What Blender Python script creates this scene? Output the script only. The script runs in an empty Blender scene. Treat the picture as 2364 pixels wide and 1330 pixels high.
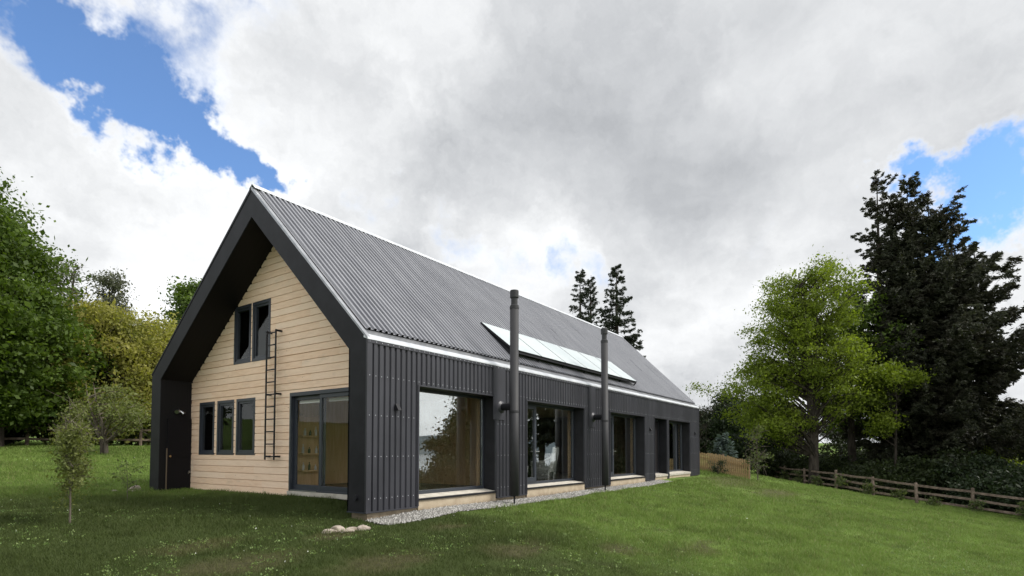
import bpy, math, random
import numpy as np
from mathutils import Vector, Matrix
R = math.radians
random.seed(7); RNG = np.random.default_rng(7)
S = bpy.context.scene; C = S.collection

# ------------------------------------------------------------------ camera
CAMP = Vector((-7.0014, -8.2043, 1.12)); YAW = R(34.887); PITCH = R(2.2226)
cd = bpy.data.cameras.new('camera'); cam = bpy.data.objects.new('camera', cd); C.objects.link(cam)
cam.location = CAMP; cam.rotation_euler = (R(90) + PITCH, 0, YAW - R(90))
cd.sensor_width = 36; cd.lens = 36 * 1285.7 / 2364; cd.shift_y = (991.66 - 665) / 2364
cd.clip_start = .1; cd.clip_end = 20000
S.camera = cam

# ------------------------------------------------------------------ light
SUN_EL, SUN_AZ = R(46), math.atan2(-.86, .5)          # azimuth as an angle from +X
sd = bpy.data.lights.new('sun', 'SUN'); sd.energy = 2.6; sd.angle = R(16); sd.color = (1, .95, .88)
sun = bpy.data.objects.new('sun', sd); C.objects.link(sun)
sdir = Vector((math.cos(SUN_EL) * math.cos(SUN_AZ), math.cos(SUN_EL) * math.sin(SUN_AZ), math.sin(SUN_EL)))
sun.rotation_euler = sdir.to_track_quat('Z', 'Y').to_euler()
S.view_settings.view_transform = 'Standard'; S.view_settings.look = 'None'
S.view_settings.exposure = 0.45; S.view_settings.gamma = 1; S.view_settings.use_curve_mapping = False


class NT:
    """small helper for node trees"""
    def __init__(s, tree): s.t = tree; s.n = tree.nodes; s.l = tree.links; s.n.clear()
    def node(s, ty, ins=None, **kw):
        n = s.n.new(ty)
        for k, v in kw.items(): setattr(n, k, v)
        for k, v in (ins or {}).items(): s.put(n, k, v)
        return n
    def put(s, n, k, v):
        if isinstance(v, bpy.types.NodeSocket): s.l.new(v, n.inputs[k])
        elif isinstance(v, bpy.types.Node): s.l.new(v.outputs[0], n.inputs[k])
        else:
            if isinstance(v, (tuple, list)) and len(v) == 3 and n.inputs[k].type == 'RGBA': v = (*v, 1)
            n.inputs[k].default_value = v
    def math(s, op, a, b=0.0, c=None, clamp=False):
        n = s.node('ShaderNodeMath', operation=op, use_clamp=clamp)
        s.put(n, 0, a); s.put(n, 1, b)
        if c is not None: s.put(n, 2, c)
        return n.outputs[0]
    def vmath(s, op, a, b=None, scale=None):
        n = s.node('ShaderNodeVectorMath', operation=op); s.put(n, 0, a)
        if b is not None: s.put(n, 1, b)
        if scale is not None: s.put(n, 'Scale', scale)
        return n.outputs['Value'] if op in ('DISTANCE', 'DOT_PRODUCT', 'LENGTH') else n.outputs[0]
    def noise(s, vec, scale, detail=4, rough=.55, dist=0, col=False):
        n = s.node('ShaderNodeTexNoise', {'Scale': scale, 'Detail': detail, 'Roughness': rough, 'Distortion': dist})
        if vec is not None: s.put(n, 'Vector', vec)
        return n.outputs['Color'] if col else n.outputs['Fac']
    def ramp(s, v, a, b, lo=0., hi=1., smooth=True):
        n = s.node('ShaderNodeMapRange', {'Value': v, 'From Min': a, 'From Max': b, 'To Min': lo, 'To Max': hi})
        if smooth: n.interpolation_type = 'SMOOTHSTEP'
        return n.outputs[0]
    def mix(s, f, a, b, blend='MIX'):
        n = s.node('ShaderNodeMix', data_type='RGBA', blend_type=blend)
        s.put(n, 0, f); s.put(n, 6, a); s.put(n, 7, b)
        return n.outputs[2]


# ------------------------------------------------------------------ sky: physical sky behind a deck of broken cloud
w = bpy.data.worlds.new('World'); S.world = w; w.use_nodes = True
N = NT(w.node_tree)
sky = N.node('ShaderNodeTexSky', sky_type='NISHITA', sun_disc=False, sun_elevation=SUN_EL,
             sun_rotation=math.pi / 2 - SUN_AZ, air_density=1.0, dust_density=.4, ozone_density=2.2)
bgs = N.node('ShaderNodeBackground', {'Color': N.mix(1.0, sky.outputs[0], (.72, .92, 1.12, 1), 'MULTIPLY'), 'Strength': .14})
tc = N.node('ShaderNodeTexCoord'); D = tc.outputs['Generated']
sx = N.node('ShaderNodeSeparateXYZ', {'Vector': D})
zz = N.math('ADD', N.math('MAXIMUM', sx.outputs[2], 0.0), .22)
P = N.node('ShaderNodeCombineXYZ', {'X': N.math('DIVIDE', sx.outputs[0], zz), 'Y': N.math('DIVIDE', sx.outputs[1], zz), 'Z': 0.3}).outputs[0]
warp = N.vmath('SCALE', N.vmath('SUBTRACT', N.noise(D, 5.5, 6, .62, col=True), (.5, .5, .5)), scale=.34)
DW = N.vmath('ADD', D, warp)
def blobs(lst, vec):
    acc = None
    for (c, r, wt) in lst:
        d = N.vmath('DISTANCE', vec, c)
        v = N.ramp(d, r, 0, 0, wt)
        acc = v if acc is None else N.math('ADD', acc, v)
    return acc
holes = [((.184, .837, .515), .14, .9), ((.214, .83, .516), .12, .6), ((.262, .828, .495), .11, .7), ((.314, .82, .478), .11, 1.0),
         ((.346, .812, .455), .11, 1.2), ((.389, .81, .439), .07, .9), ((.435, .789, .433), .06, .8), ((.461, .782, .419), .05, .7),
         ((.301, .785, .535), .16, .62), ((.36, .75, .55), .14, .34), ((.25, .80, .545), .12, .5), ((.751, .571, .331), .08, .42), ((.822, .484, .30), .07, .55),
         ((.70, .62, .34), .08, .45), ((.60, .70, .38), .07, .35), ((.858, .427, .284), .06, .5), ((.944, -.056, .334), .08, .9), ((.947, -.10, .315), .09, 1.0), ((.94, -.02, .345), .06, .6),
         ((.965, -.09, .265), .07, .7), ((.93, -.13, .34), .07, .6), ((.982, -.113, .152), .06, .4), ((-.3, .85, .45), .25, 1), ((-.8, -.1, .6), .3, 1), ((.3, -.6, .8), .2, .6)]
hsum = blobs(holes, DW)
fine = N.noise(P, 2.6, 9, .62, .25)
fine2 = N.noise(D, 9.0, 8, .6, .2)
cov = N.math('SUBTRACT', N.math('ADD', N.math('MULTIPLY', fine, .35), N.math('MULTIPLY_ADD', fine2, .85, .28)), hsum)
cover = N.math('MULTIPLY_ADD', N.ramp(cov, -.12, .74), .98, .02)
# cloud brightness: thick bases grey, thin edges and the deck round the sun white
greys = [((.875, .225, .43), .22, .13), ((.833, .28, .477), .30, .09), ((.894, .06, .45), .30, .09), ((.78, .30, .56), .55, .12),
         ((.84, .05, .55), .6, .15), ((.887, -.12, .47), .35, .09), ((.52, .63, .58), .28, .07), ((.66, .50, .56), .35, .06), ((.78, .42, .47), .2, .05)]
gsum = blobs(greys, N.vmath('ADD', D, N.vmath('SCALE', warp, scale=.55)))
puff = N.noise(N.vmath('ADD', P, warp), 1.5, 8, .55, .1)
puff2 = N.noise(DW, 4.0, 7, .56)
sky_lift = N.math('ADD', N.ramp(N.vmath('DOT_PRODUCT', D, tuple(sdir)), .74, 1.0, 0, .8), N.math('ADD', N.ramp(N.vmath('DISTANCE', D, (.5, -.86, .1)), .72, .2, 0, .45), N.ramp(N.vmath('DOT_PRODUCT', D, (-.93, -.1, .35)), .1, .9, 0, .55)))  # deck round the sun and low reflected sky; unseen lobe added to light gable
br = N.math('ADD', N.math('ADD', .665, N.math('MULTIPLY', N.math('SUBTRACT', puff, .5), .75)),
            N.math('ADD', N.math('MULTIPLY', N.math('SUBTRACT', puff2, .5), .7), sky_lift))
lowb = N.ramp(sx.outputs[2], .42, .12, 0, .05)
br = N.math('SUBTRACT', N.math('ADD', br, lowb), N.math('MULTIPLY', gsum, N.math('MULTIPLY_ADD', puff2, 1.2, .0)))
br = N.math('MAXIMUM', br, .14)
edge = N.ramp(cov, .85, .4, 0, .10)
br = N.math('MINIMUM', N.math('ADD', br, edge), 1.5)
ccol = N.mix(N.ramp(br, .2, .75), (.90, .94, 1.0, 1), (.97, .985, 1.0, 1))
bgc = N.node('ShaderNodeBackground', {'Color': ccol, 'Strength': br})
mixw = N.node('ShaderNodeMixShader', {0: cover, 1: bgs.outputs[0], 2: bgc.outputs[0]})
N.node('ShaderNodeOutputWorld', {'Surface': mixw.outputs[0]})


# ------------------------------------------------------------------ materials
def mat(name, col, rough=.6, metal=0, spec=.5, build=None):
    m = bpy.data.materials.new(name); m.use_nodes = True; n = NT(m.node_tree)
    b = n.node('ShaderNodeBsdfPrincipled', {'Base Color': col, 'Roughness': rough, 'Metallic': metal, 'Specular IOR Level': spec})
    n.node('ShaderNodeOutputMaterial', {'Surface': b.outputs[0]})
    if build: build(n, b)
    return m
def obco(n): return n.node('ShaderNodeTexCoord').outputs['Object']
def scaled(n, v, s): return n.vmath('MULTIPLY', v, s)
def bump(n, b, h, strength=.3, dist=.02):
    n.put(b, 'Normal', n.node('ShaderNodeBump', {'Height': h, 'Strength': strength, 'Distance': dist}).outputs[0])

def vary(a, c, scale, sc3=(1, 1, 1), bstr=0, r=None, lo=.35, hi=.65, detail=5):
    def f(n, b):
        v = scaled(n, obco(n), sc3); t = n.noise(v, scale, detail, .6)
        n.put(b, 'Base Color', n.mix(n.ramp(t, lo, hi), a, c))
        if bstr: bump(n, b, n.noise(v, scale * 4, 4), bstr, .01)
        if r: n.put(b, 'Roughness', n.ramp(n.noise(v, scale * .7, 3), .3, .7, r[0], r[1]))
    return f
M = {}
M['cladding'] = mat('dark_grey_steel', (.05, .05, .06), .4, 0, .45, vary((.025, .025, .031), (.034, .034, .042), 1.6, (1, 1, .35), 0, (.32, .5)))
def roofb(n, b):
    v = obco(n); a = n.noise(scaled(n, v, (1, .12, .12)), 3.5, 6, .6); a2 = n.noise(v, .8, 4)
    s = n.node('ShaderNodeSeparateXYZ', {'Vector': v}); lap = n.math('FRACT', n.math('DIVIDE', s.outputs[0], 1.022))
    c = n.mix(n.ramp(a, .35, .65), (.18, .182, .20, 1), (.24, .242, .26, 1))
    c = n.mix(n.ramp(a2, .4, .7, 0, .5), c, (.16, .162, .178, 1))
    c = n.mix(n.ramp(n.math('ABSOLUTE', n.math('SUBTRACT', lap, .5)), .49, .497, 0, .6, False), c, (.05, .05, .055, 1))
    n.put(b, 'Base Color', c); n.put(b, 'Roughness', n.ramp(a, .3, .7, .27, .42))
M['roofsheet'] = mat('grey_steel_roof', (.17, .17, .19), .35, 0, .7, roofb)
M['black'] = mat('black_trim', (.012, .012, .014), .6, 0, .25, vary((.010, .010, .012), (.015, .015, .018), 2.5))
M['soffit'] = mat('black_boards', (.016, .015, .016), .6, 0, .3)
def soff(n, b):
    v = obco(n); s = n.node('ShaderNodeSeparateXYZ', {'Vector': v}); a = n.math('FRACT', n.math('DIVIDE', s.outputs[0], .14))
    n.put(b, 'Base Color', n.mix(n.ramp(a, .0, .08), (.003, .003, .003), (.009, .0085, .009)))
M['soffit'] = mat('black_boards', (.008, .008, .009), .6, 0, .2, soff)
M['frame'] = mat('anthracite_frame', (.03, .035, .045), .4, 0, .5)
M['flash'] = mat('zinc_flashing', (.62, .64, .67), .32, .35, .6, vary((.56, .58, .62), (.70, .72, .74), 3, (1, 1, 1)))
M['verge'] = mat('verge_metal', (.3, .31, .33), .35, .3, .6, vary((.26, .27, .29), (.36, .37, .39), 3))
M['apron'] = mat('grey_apron', (.15, .155, .165), .35, .2, .6, vary((.13, .135, .145), (.2, .205, .215), 3))
M['steel'] = mat('brushed_steel', (.6, .6, .6), .3, 1)
M['screw'] = mat('screw_head', (.55, .56, .6), .35, .6)
M['flue'] = mat('flue_paint', (.04, .04, .043), .62, 0, .3, vary((.024, .024, .026), (.032, .032, .034), 2, (1, 1, .4)))
M['brass'] = mat('brass', (.5, .36, .18), .35, 1)
M['panel'] = mat('solar_glass', (.5, .55, .54), .12, 0, .8, vary((.47, .53, .54), (.54, .59, .59), .6))  # bright sky reflection painted in as a pale base colour
M['rawwood'] = mat('wood_edge', (.16, .12, .08), .6)
M['darkdoor'] = mat('dark_door', (.007, .006, .007), .7, 0, .2)
M['wicker'] = mat('white_wicker', (.66, .68, .70), .6, 0, .4)
M['blind'] = mat('pale_blind', (.5, .5, .48), .7)
M['bottle'] = mat('green_glass', (.07, .09, .06), .15)

def woodf(n, b):
    v = obco(n); s = n.node('ShaderNodeSeparateXYZ', {'Vector': v})
    rowi = n.math('FLOOR', n.math('DIVIDE', n.math('SUBTRACT', s.outputs[2], .06), .168))
    seg = n.math('FLOOR', n.math('DIVIDE', n.math('ADD', s.outputs[1], n.math('MULTIPLY', rowi, 1.37)), 3.1))
    wn = n.node('ShaderNodeTexWhiteNoise', {'Vector': n.node('ShaderNodeCombineXYZ', {'X': rowi, 'Y': seg, 'Z': 0.}).outputs[0]}, noise_dimensions='3D')
    off = n.vmath('SCALE', wn.outputs['Color'], scale=9.)
    gv = n.vmath('ADD', scaled(n, v, (1, .16, 1)), off)
    g = n.noise(gv, 16, 5, .6, .6)
    g2 = n.noise(n.vmath('ADD', scaled(n, v, (1, .05, 1)), off), 60, 3, .6)
    c = n.mix(n.ramp(g, .3, .72), (.88, .65, .47, 1), (.80, .56, .38, 1))
    c = n.mix(n.math('MULTIPLY', n.ramp(g2, .45, .75), .3), c, (.46, .28, .14, 1))
    c = n.mix(n.ramp(wn.outputs['Value'], 0, 1, 0, .55), c, (.87, .70, .54, 1))
    # knots
    vo = n.node('ShaderNodeTexVoronoi', {'Vector': n.vmath('ADD', scaled(n, v, (1, 1, 1.5)), off), 'Scale': 3.6})
    kn = n.ramp(vo.outputs['Distance'], .085, .03)
    c = n.mix(n.math('MULTIPLY', kn, .75), c, (.20, .10, .045, 1))
    # weather stain patches
    st = n.ramp(n.noise(scaled(n, v, (1, .8, 2.2)), 1.7, 6, .65), .56, .78, 0, .28)
    c = n.mix(st, c, (.33, .27, .2, 1))
    n.put(b, 'Base Color', c); bump(n, b, g, .12, .006)
M['board'] = mat('larch_board', (.6, .43, .27), .62, 0, .3, woodf)
def plyf(n, b):
    v = obco(n)
    g = n.noise(scaled(n, v, (6, 6, .5)), 3, 6, .6, .5)
    c = n.mix(n.ramp(g, .3, .7), (.70, .52, .32, 1), (.58, .40, .22, 1))
    vo = n.node('ShaderNodeTexVoronoi', {'Vector': scaled(n, v, (1, 1, .7)), 'Scale': 3.2})
    c = n.mix(n.ramp(vo.outputs['Distance'], .10, .03, 0, .7), c, (.16, .08, .04, 1))
    n.put(b, 'Base Color', c)
M['ply'] = mat('interior_timber', (.45, .3, .17), .6, 0, .3, plyf)
M['dimwall'] = mat('darkened_inner_wall', (.12, .09, .065), .7, 0, .3, vary((.13, .09, .06), (.07, .05, .035), 2, (4, 4, .5)))  # room gloom behind the later windows is put into this dark wall colour
M['floor'] = mat('dark_floor', (.16, .15, .13), .35, 0, .5)
M['ceil'] = mat('interior_ceiling', (.7, .6, .45), .7)
def concf(n, b):
    v = obco(n); t = n.noise(v, 2.2, 8, .7); t2 = n.noise(v, 30, 4, .7)
    c = n.mix(n.ramp(t, .35, .68), (.44, .37, .27, 1), (.33, .265, .185, 1))
    c = n.mix(n.ramp(t2, .45, .8, 0, .4), c, (.24, .2, .15, 1))
    s = n.node('ShaderNodeSeparateXYZ', {'Vector': v})
    mud = n.ramp(n.math('ADD', s.outputs[2], n.math('MULTIPLY', n.noise(v, 6, 5), .22)), .1, -.06)
    c = n.mix(n.math('MULTIPLY', mud, .7), c, (.11, .08, .05, 1))
    n.put(b, 'Base Color', c); bump(n, b, t2, .35, .01)
M['concrete'] = mat('rough_concrete', (.4, .33, .25), .85, 0, .2, concf)
M['sill'] = mat('stone_sill', (.45, .42, .36), .7, 0, .3, vary((.47, .44, .38), (.36, .33, .28), 5))
M['gravel'] = mat('pale_gravel', (.4, .4, .38), .9, 0, .2)
def gravf(n, b):
    g = n.node('ShaderNodeNewGeometry').outputs['Random Per Island']
    n.put(b, 'Base Color', n.mix(n.math('POWER', g, 1.6), (.13, .125, .115, 1), (.48, .47, .44, 1)))
M['gravelst'] = mat('gravel_stone', (.4, .4, .38), .85, 0, .2, gravf)
M['rock'] = mat('pale_rock', (.4, .33, .27), .85, 0, .2, vary((.36, .31, .26), (.17, .14, .11), 7, (1, 1, 1), .5))
M['fence'] = mat('weathered_fence', (.14, .10, .07), .8, 0, .2, vary((.20, .155, .12), (.10, .075, .058), 5, (1, 1, 1), .4))
M['pallet'] = mat('new_fence_board', (.4, .28, .14), .75, 0, .2, vary((.42, .29, .15), (.26, .165, .08), 2.5, (3, 3, .6), .2))
M['bark'] = mat('bark', (.05, .042, .035), .9, 0, .1, vary((.065, .055, .045), (.028, .023, .019), 5, (1, 1, .3), .8))
M['bark2'] = mat('pale_bark', (.12, .10, .08), .9, 0, .1, vary((.14, .12, .095), (.07, .058, .045), 5, (1, 1, .3), .6))

def glass(name, base, gain, ior=1.5, tint=(.86, .88, .86, 1)):
    m = bpy.data.materials.new(name); m.use_nodes = True; n = NT(m.node_tree)
    fc = n.node('ShaderNodeLayerWeight', {'Blend': .5}).outputs['Facing']
    f = n.math('MULTIPLY_ADD', n.math('POWER', fc, ior), gain, base, clamp=True)
    v = obco(n)
    bm = n.node('ShaderNodeBump', {'Height': n.noise(v, .9, 2), 'Strength': .06, 'Distance': .02}).outputs[0]
    gl = n.node('ShaderNodeBsdfGlossy', {'Color': (.93, .97, .97, 1), 'Roughness': 0.0, 'Normal': bm}).outputs[0]
    tr = n.node('ShaderNodeBsdfTransparent', {'Color': tint}).outputs[0]
    mx = n.node('ShaderNodeMixShader', {0: f, 1: tr, 2: gl}).outputs[0]
    n.node('ShaderNodeOutputMaterial', {'Surface': mx}); return m
M['glass_l'] = glass('coated_glass', .27, .75, 4.0, (.98, .98, .96, 1))
M['glass_g'] = glass('clear_glass', .012, .6, 5.0, (.98, .98, .96, 1))

def leafmat(name, a, b_, c_=None, trans=.35, rough=.55):
    m = bpy.data.materials.new(name); m.use_nodes = True; n = NT(m.node_tree)
    g = n.node('ShaderNodeNewGeometry').outputs['Random Per Island']
    col = n.mix(g, (*a, 1), (*b_, 1))
    if c_:
        t = n.ramp(n.noise(obco(n), .55, 3), .45, .65)
        col = n.mix(n.math('MULTIPLY', t, .7), col, (*c_, 1))
    d = n.node('ShaderNodeBsdfPrincipled', {'Base Color': col, 'Roughness': rough, 'Specular IOR Level': .25}).outputs[0]
    t = n.node('ShaderNodeBsdfTranslucent', {'Color': n.mix(1., col, (1.5, 1.6, .7, 1), 'MULTIPLY')}).outputs[0]
    mx = n.node('ShaderNodeMixShader', {0: trans, 1: d, 2: t}).outputs[0]
    n.node('ShaderNodeOutputMaterial', {'Surface': mx}); return m
L = {
    'deep': leafmat('maple_leaf', (.050, .085, .012), (.10, .15, .020), (.026, .048, .008), .38),
    'lime': leafmat('spring_leaf', (.11, .15, .014), (.20, .25, .032), (.08, .115, .014), .45),
    'yellow': leafmat('larch_leaf', (.19, .185, .042), (.31, .29, .075), (.13, .15, .036), .42),
    'needle': leafmat('dark_needle', (.010, .013, .010), (.026, .030, .020), (.013, .012, .011), .08),
    'needle2': leafmat('redwood_needle', (.016, .024, .014), (.034, .044, .024), None, .1),
    'ever': leafmat('evergreen_leaf', (.012, .022, .009), (.03, .046, .017), None, .15),
    'bush': leafmat('bramble_leaf', (.014, .022, .007), (.036, .052, .014), (.012, .014, .008), .2),
    'olive': leafmat('olive_leaf', (.055, .075, .025), (.11, .135, .05), None, .35),
    'olive2': leafmat('fruit_leaf', (.085, .105, .03), (.17, .19, .06), None, .4),
    'grey': leafmat('grey_twig_leaf', (.06, .07, .045), (.10, .105, .07), None, .2),
    'blue': leafmat('blue_spruce_needle', (.05, .075, .065), (.09, .12, .11), None, .15),
}

# ------------------------------------------------------------------ mesh helpers
class MB:
    def __init__(s): s.v = []; s.f = []; s.mi = []
    def add(s, vs, fs, mi=0):
        o = len(s.v); s.v += [tuple(p) for p in vs]; s.f += [tuple(o + i for i in f) for f in fs]; s.mi += [mi] * len(fs); return s
    def box(s, x0, x1, y0, y1, z0, z1, mi=0):
        return s.add([(x0, y0, z0), (x1, y0, z0), (x1, y1, z0), (x0, y1, z0), (x0, y0, z1), (x1, y0, z1), (x1, y1, z1), (x0, y1, z1)],
                     [(0, 3, 2, 1), (4, 5, 6, 7), (0, 1, 5, 4), (1, 2, 6, 5), (2, 3, 7, 6), (3, 0, 4, 7)], mi)
    def prism_x(s, poly, x0, x1, mi=0):            # poly: list of (y, z), convex
        n = len(poly); vs = [(x0, y, z) for y, z in poly] + [(x1, y, z) for y, z in poly]
        return s.add(vs, [tuple(range(n))[::-1], tuple(range(n, 2 * n))] + [(i, (i + 1) % n, n + (i + 1) % n, n + i) for i in range(n)], mi)
    def tube(s, pts, rad, seg=8, mi=0, cap=True):
        pts = [Vector(p) for p in pts]; rad = rad if isinstance(rad, (list, tuple)) else [rad] * len(pts)
        o = len(s.v); up = None
        for i, p in enumerate(pts):
            t = (pts[min(i + 1, len(pts) - 1)] - pts[max(i - 1, 0)])
            t = t.normalized() if t.length > 1e-9 else Vector((0, 0, 1))
            if up is None: up = Vector((1, 0, 0)) if abs(t.z) > .7 else Vector((0, 0, 1))
            a = t.cross(up).normalized(); b = t.cross(a).normalized(); up = -b if False else up
            for k in range(seg):
                q = 2 * math.pi * k / seg
                s.v.append(tuple(p + (a * math.cos(q) + b * math.sin(q)) * rad[i]))
        for i in range(len(pts) - 1):
            for k in range(seg):
                s.f.append((o + i * seg + k, o + i * seg + (k + 1) % seg, o + (i + 1) * seg + (k + 1) % seg, o + (i + 1) * seg + k)); s.mi.append(mi)
        if cap:
            s.f.append(tuple(o + k for k in range(seg))[::-1]); s.mi.append(mi)
            e = o + (len(pts) - 1) * seg; s.f.append(tuple(e + k for k in range(seg))); s.mi.append(mi)
        return s
    def bar(s, p, q, w_, h_, mi=0):
        p = Vector(p); q = Vector(q); t = (q - p).normalized(); up = Vector((0, 0, 1)) if abs(t.z) < .9 else Vector((0, 1, 0))
        a = t.cross(up).normalized() * w_ / 2; b = a.cross(t).normalized() * h_ / 2
        vs = [p - a - b, p + a - b, p + a + b, p - a + b, q - a - b, q + a - b, q + a + b, q - a + b]
        return s.add(vs, [(0, 3, 2, 1), (4, 5, 6, 7), (0, 1, 5, 4), (1, 2, 6, 5), (2, 3, 7, 6), (3, 0, 4, 7)], mi)
    def build(s, name, mats, parent=None, smooth=False, bevel=0):
        me = bpy.data.meshes.new(name); me.from_pydata(s.v, [], s.f)
        for m in (mats if isinstance(mats, list) else [mats]): me.materials.append(m)
        if any(s.mi): me.polygons.foreach_set('material_index', s.mi)
        if smooth: me.polygons.foreach_set('use_smooth', [True] * len(s.f))
        me.update(); o = bpy.data.objects.new(name, me); C.objects.link(o)
        if parent: o.parent = parent
        if bevel:
            b = o.modifiers.new('bevel', 'BEVEL'); b.width = bevel; b.segments = 2; b.limit_method = 'ANGLE'
        return o
def tag(o, label=None, cat=None, group=None, kind=None):
    if label: o['label'] = label
    if cat: o['category'] = cat
    if group: o['group'] = group
    if kind: o['kind'] = kind
    return o
def thing(name, label, cat, loc=(0, 0, 0), rz=0, group=None):
    o = bpy.data.objects.new(name, None); C.objects.link(o); o.location = loc; o.rotation_euler = (0, 0, rz); o.empty_display_size = .3
    return tag(o, label, cat, group)
def copy_tree(o, parent=None):
    c = o.copy(); C.objects.link(c); c.parent = parent
    for ch in o.children: copy_tree(ch, c)
    return c
def npmesh(name, V, k, m, parent=None):            # V: (n*k, 3) loose k-gons
    n = len(V) // k; me = bpy.data.meshes.new(name)
    me.vertices.add(n * k); me.vertices.foreach_set('co', np.ascontiguousarray(V, dtype=np.float32).ravel())
    me.loops.add(n * k); me.loops.foreach_set('vertex_index', np.arange(n * k, dtype=np.int32))
    me.polygons.add(n); me.polygons.foreach_set('loop_start', np.arange(0, n * k, k, dtype=np.int32))
    me.polygons.foreach_set('loop_total', np.full(n, k, dtype=np.int32))
    me.update(calc_edges=True); me.materials.append(m)
    o = bpy.data.objects.new(name, me); C.objects.link(o)
    if parent: o.parent = parent
    return o

# ------------------------------------------------------------------ terrain
CP = np.array([(-7, -8.2, -.62), (-12, -12, -.8), (-4, -4, -.46), (-.8, -3.9, -.45), (0, -2, -.30), (-1.1, -.7, -.235), (0, -.3, -.235), (5, -.3, -.19), (10, -.3, -.165),
      (15, -.3, -.13), (21, -.4, -.13), (0, 9, .03), (-.2, 5, .0), (-.3, 2, -.08), (.8, 5, .05), (.8, 2, .05), (-3.6, 3.1, -.1), (-4.7, 0, -.33), (-1.6, 6.2, -.03), (-10, 5, .0),
      (-10, 20, .9), (1, 25, 1.25), (5.5, 23, 1.3), (10, 32, 1.45), (0, 15, .55), (-15, -5, -.5), (2, -6.1, -.75), (5.9, -9.9, -1.05), (7.8, -4.8, -.55),
      (12, -7.3, -.85), (17, -5, -.6), (17, -.9, -.12), (22.7, -5.2, -.8), (39.2, .1, -.95), (37.1, -1.4, -1.1), (35.1, -2.9, -1.2), (32.9, -4.9, -1.27),
      (30.6, -6.9, -1.45), (29, -8.9, -1.65), (28, -11, -1.87), (25.3, -.1, .0), (24, -2.1, -.38), (42, 5, .3), (33, 4, .2), (42, 17, .4), (15, 20, .9), (25, 10, .4),
      (20, -16, -2.2), (40, -12, -2.4), (50, -15, -3.0), (30, -25, -3.6), (5, -25, -2.6), (-15, -25, -1.8), (60, 20, .6), (-20, 35, 2.2), (16, 62, 2.6), (60, 50, 2.5)], float)
def _k(d): return np.sqrt(d * d + 1.0)
_X = CP[:, :2]; _A = _k(np.linalg.norm(_X[:, None] - _X[None], axis=2)) + np.eye(len(CP)) * -.02
_Pm = np.c_[np.ones(len(CP)), _X]; _full = np.block([[_A, _Pm], [_Pm.T, np.zeros((3, 3))]])
_wt = np.linalg.solve(_full, np.r_[CP[:, 2], 0, 0, 0])
def terr(x, y):
    x = np.atleast_1d(np.asarray(x, float)); y = np.atleast_1d(np.asarray(y, float))
    sh = x.shape; q = np.c_[x.ravel(), y.ravel()]; out = np.empty(len(q))
    for i in range(0, len(q), 20000):
        s = q[i:i + 20000]; d = _k(np.linalg.norm(s[:, None] - _X[None], axis=2))
        out[i:i + 20000] = d @ _wt[:-3] + _wt[-3] + s @ _wt[-2:]
    r = np.hypot(q[:, 0] - 10, q[:, 1] - 5); t = np.clip((r - 45) / 60, 0, 1); t = t * t * (3 - 2 * t)
    far = np.where(q[:, 1] > 0, 2.5 + .05 * q[:, 1], np.maximum(-3.5 + .055 * (q[:, 1]), -20.))
    far = np.clip(far, -20, 60)
    out = out * (1 - t) + far * t
    out += (.03 * np.sin(q[:, 0] * .9 + 1.3 * np.sin(q[:, 1] * .6)) * np.sin(q[:, 1] * .8 + .5)) * np.clip((r - 8) / 10, .3, 1)
    return out.reshape(sh)
def tz(x, y): return float(terr(x, y)[0])
def axis(lo, hi, c0, c1, fine_, grow=1.16):
    a = list(np.arange(c0, c1 + 1e-6, fine_)); st = fine_
    while a[-1] < hi: st *= grow; a.append(a[-1] + st)
    st = fine_
    while a[0] > lo: st *= grow; a.insert(0, a[0] - st)
    return np.array(a)
gx = axis(-6000, 9000, -12, 46, .3); gy = axis(-6000, 6000, -16, 34, .3)
GX, GY = np.meshgrid(gx, gy, indexing='ij'); GZ = terr(GX, GY)
nx, ny = len(gx), len(gy)
me = bpy.data.meshes.new('lawn'); idx = np.arange(nx * ny).reshape(nx, ny)
F = np.stack([idx[:-1, :-1], idx[1:, :-1], idx[1:, 1:], idx[:-1, 1:]], -1).reshape(-1, 4)
V = np.stack([GX, GY, GZ], -1).reshape(-1, 3)
me.vertices.add(len(V)); me.vertices.foreach_set('co', V.astype(np.float32).ravel())
me.loops.add(F.size); me.loops.foreach_set('vertex_index', F.astype(np.int32).ravel())
me.polygons.add(len(F)); me.polygons.foreach_set('loop_start', np.arange(0, F.size, 4, dtype=np.int32)); me.polygons.foreach_set('loop_total', np.full(len(F), 4, dtype=np.int32))
me.polygons.foreach_set('use_smooth', np.ones(len(F), bool)); me.update(calc_edges=True)
EARTH = [(-1.35, -.75, .62, .35), (.75, -1.35, .55, .28), (.2, -3.3, .9, .5), (-1.9, -2.6, .9, .5), (16.6, -4.2, 2.6, 1.0), (18.6, -2.3, 3.0, 1.1), (20.6, -1.6, 3.0, 1.3), (-3.2, -1.2, 1.0, .6), (3.4, -5.2, .9, .35), (1.9, -4.3, .6, .4), (-2.9, .2, .8, .5)]
def earthmask(n, v):
    wv = n.vmath('ADD', v, n.vmath('SCALE', n.vmath('SUBTRACT', n.noise(v, 1.4, 5, .65, col=True), (.5, .5, .5)), scale=1.4))
    acc = None
    for (x, y, a, b) in EARTH:
        q = n.vmath('MULTIPLY', n.vmath('SUBTRACT', wv, (x, y, 0)), (1 / a, 1 / b, 0))
        r = n.ramp(n.vmath('LENGTH', q), 1.25, .35); acc = r if acc is None else n.math('MAXIMUM', acc, r)
    return acc
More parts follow.
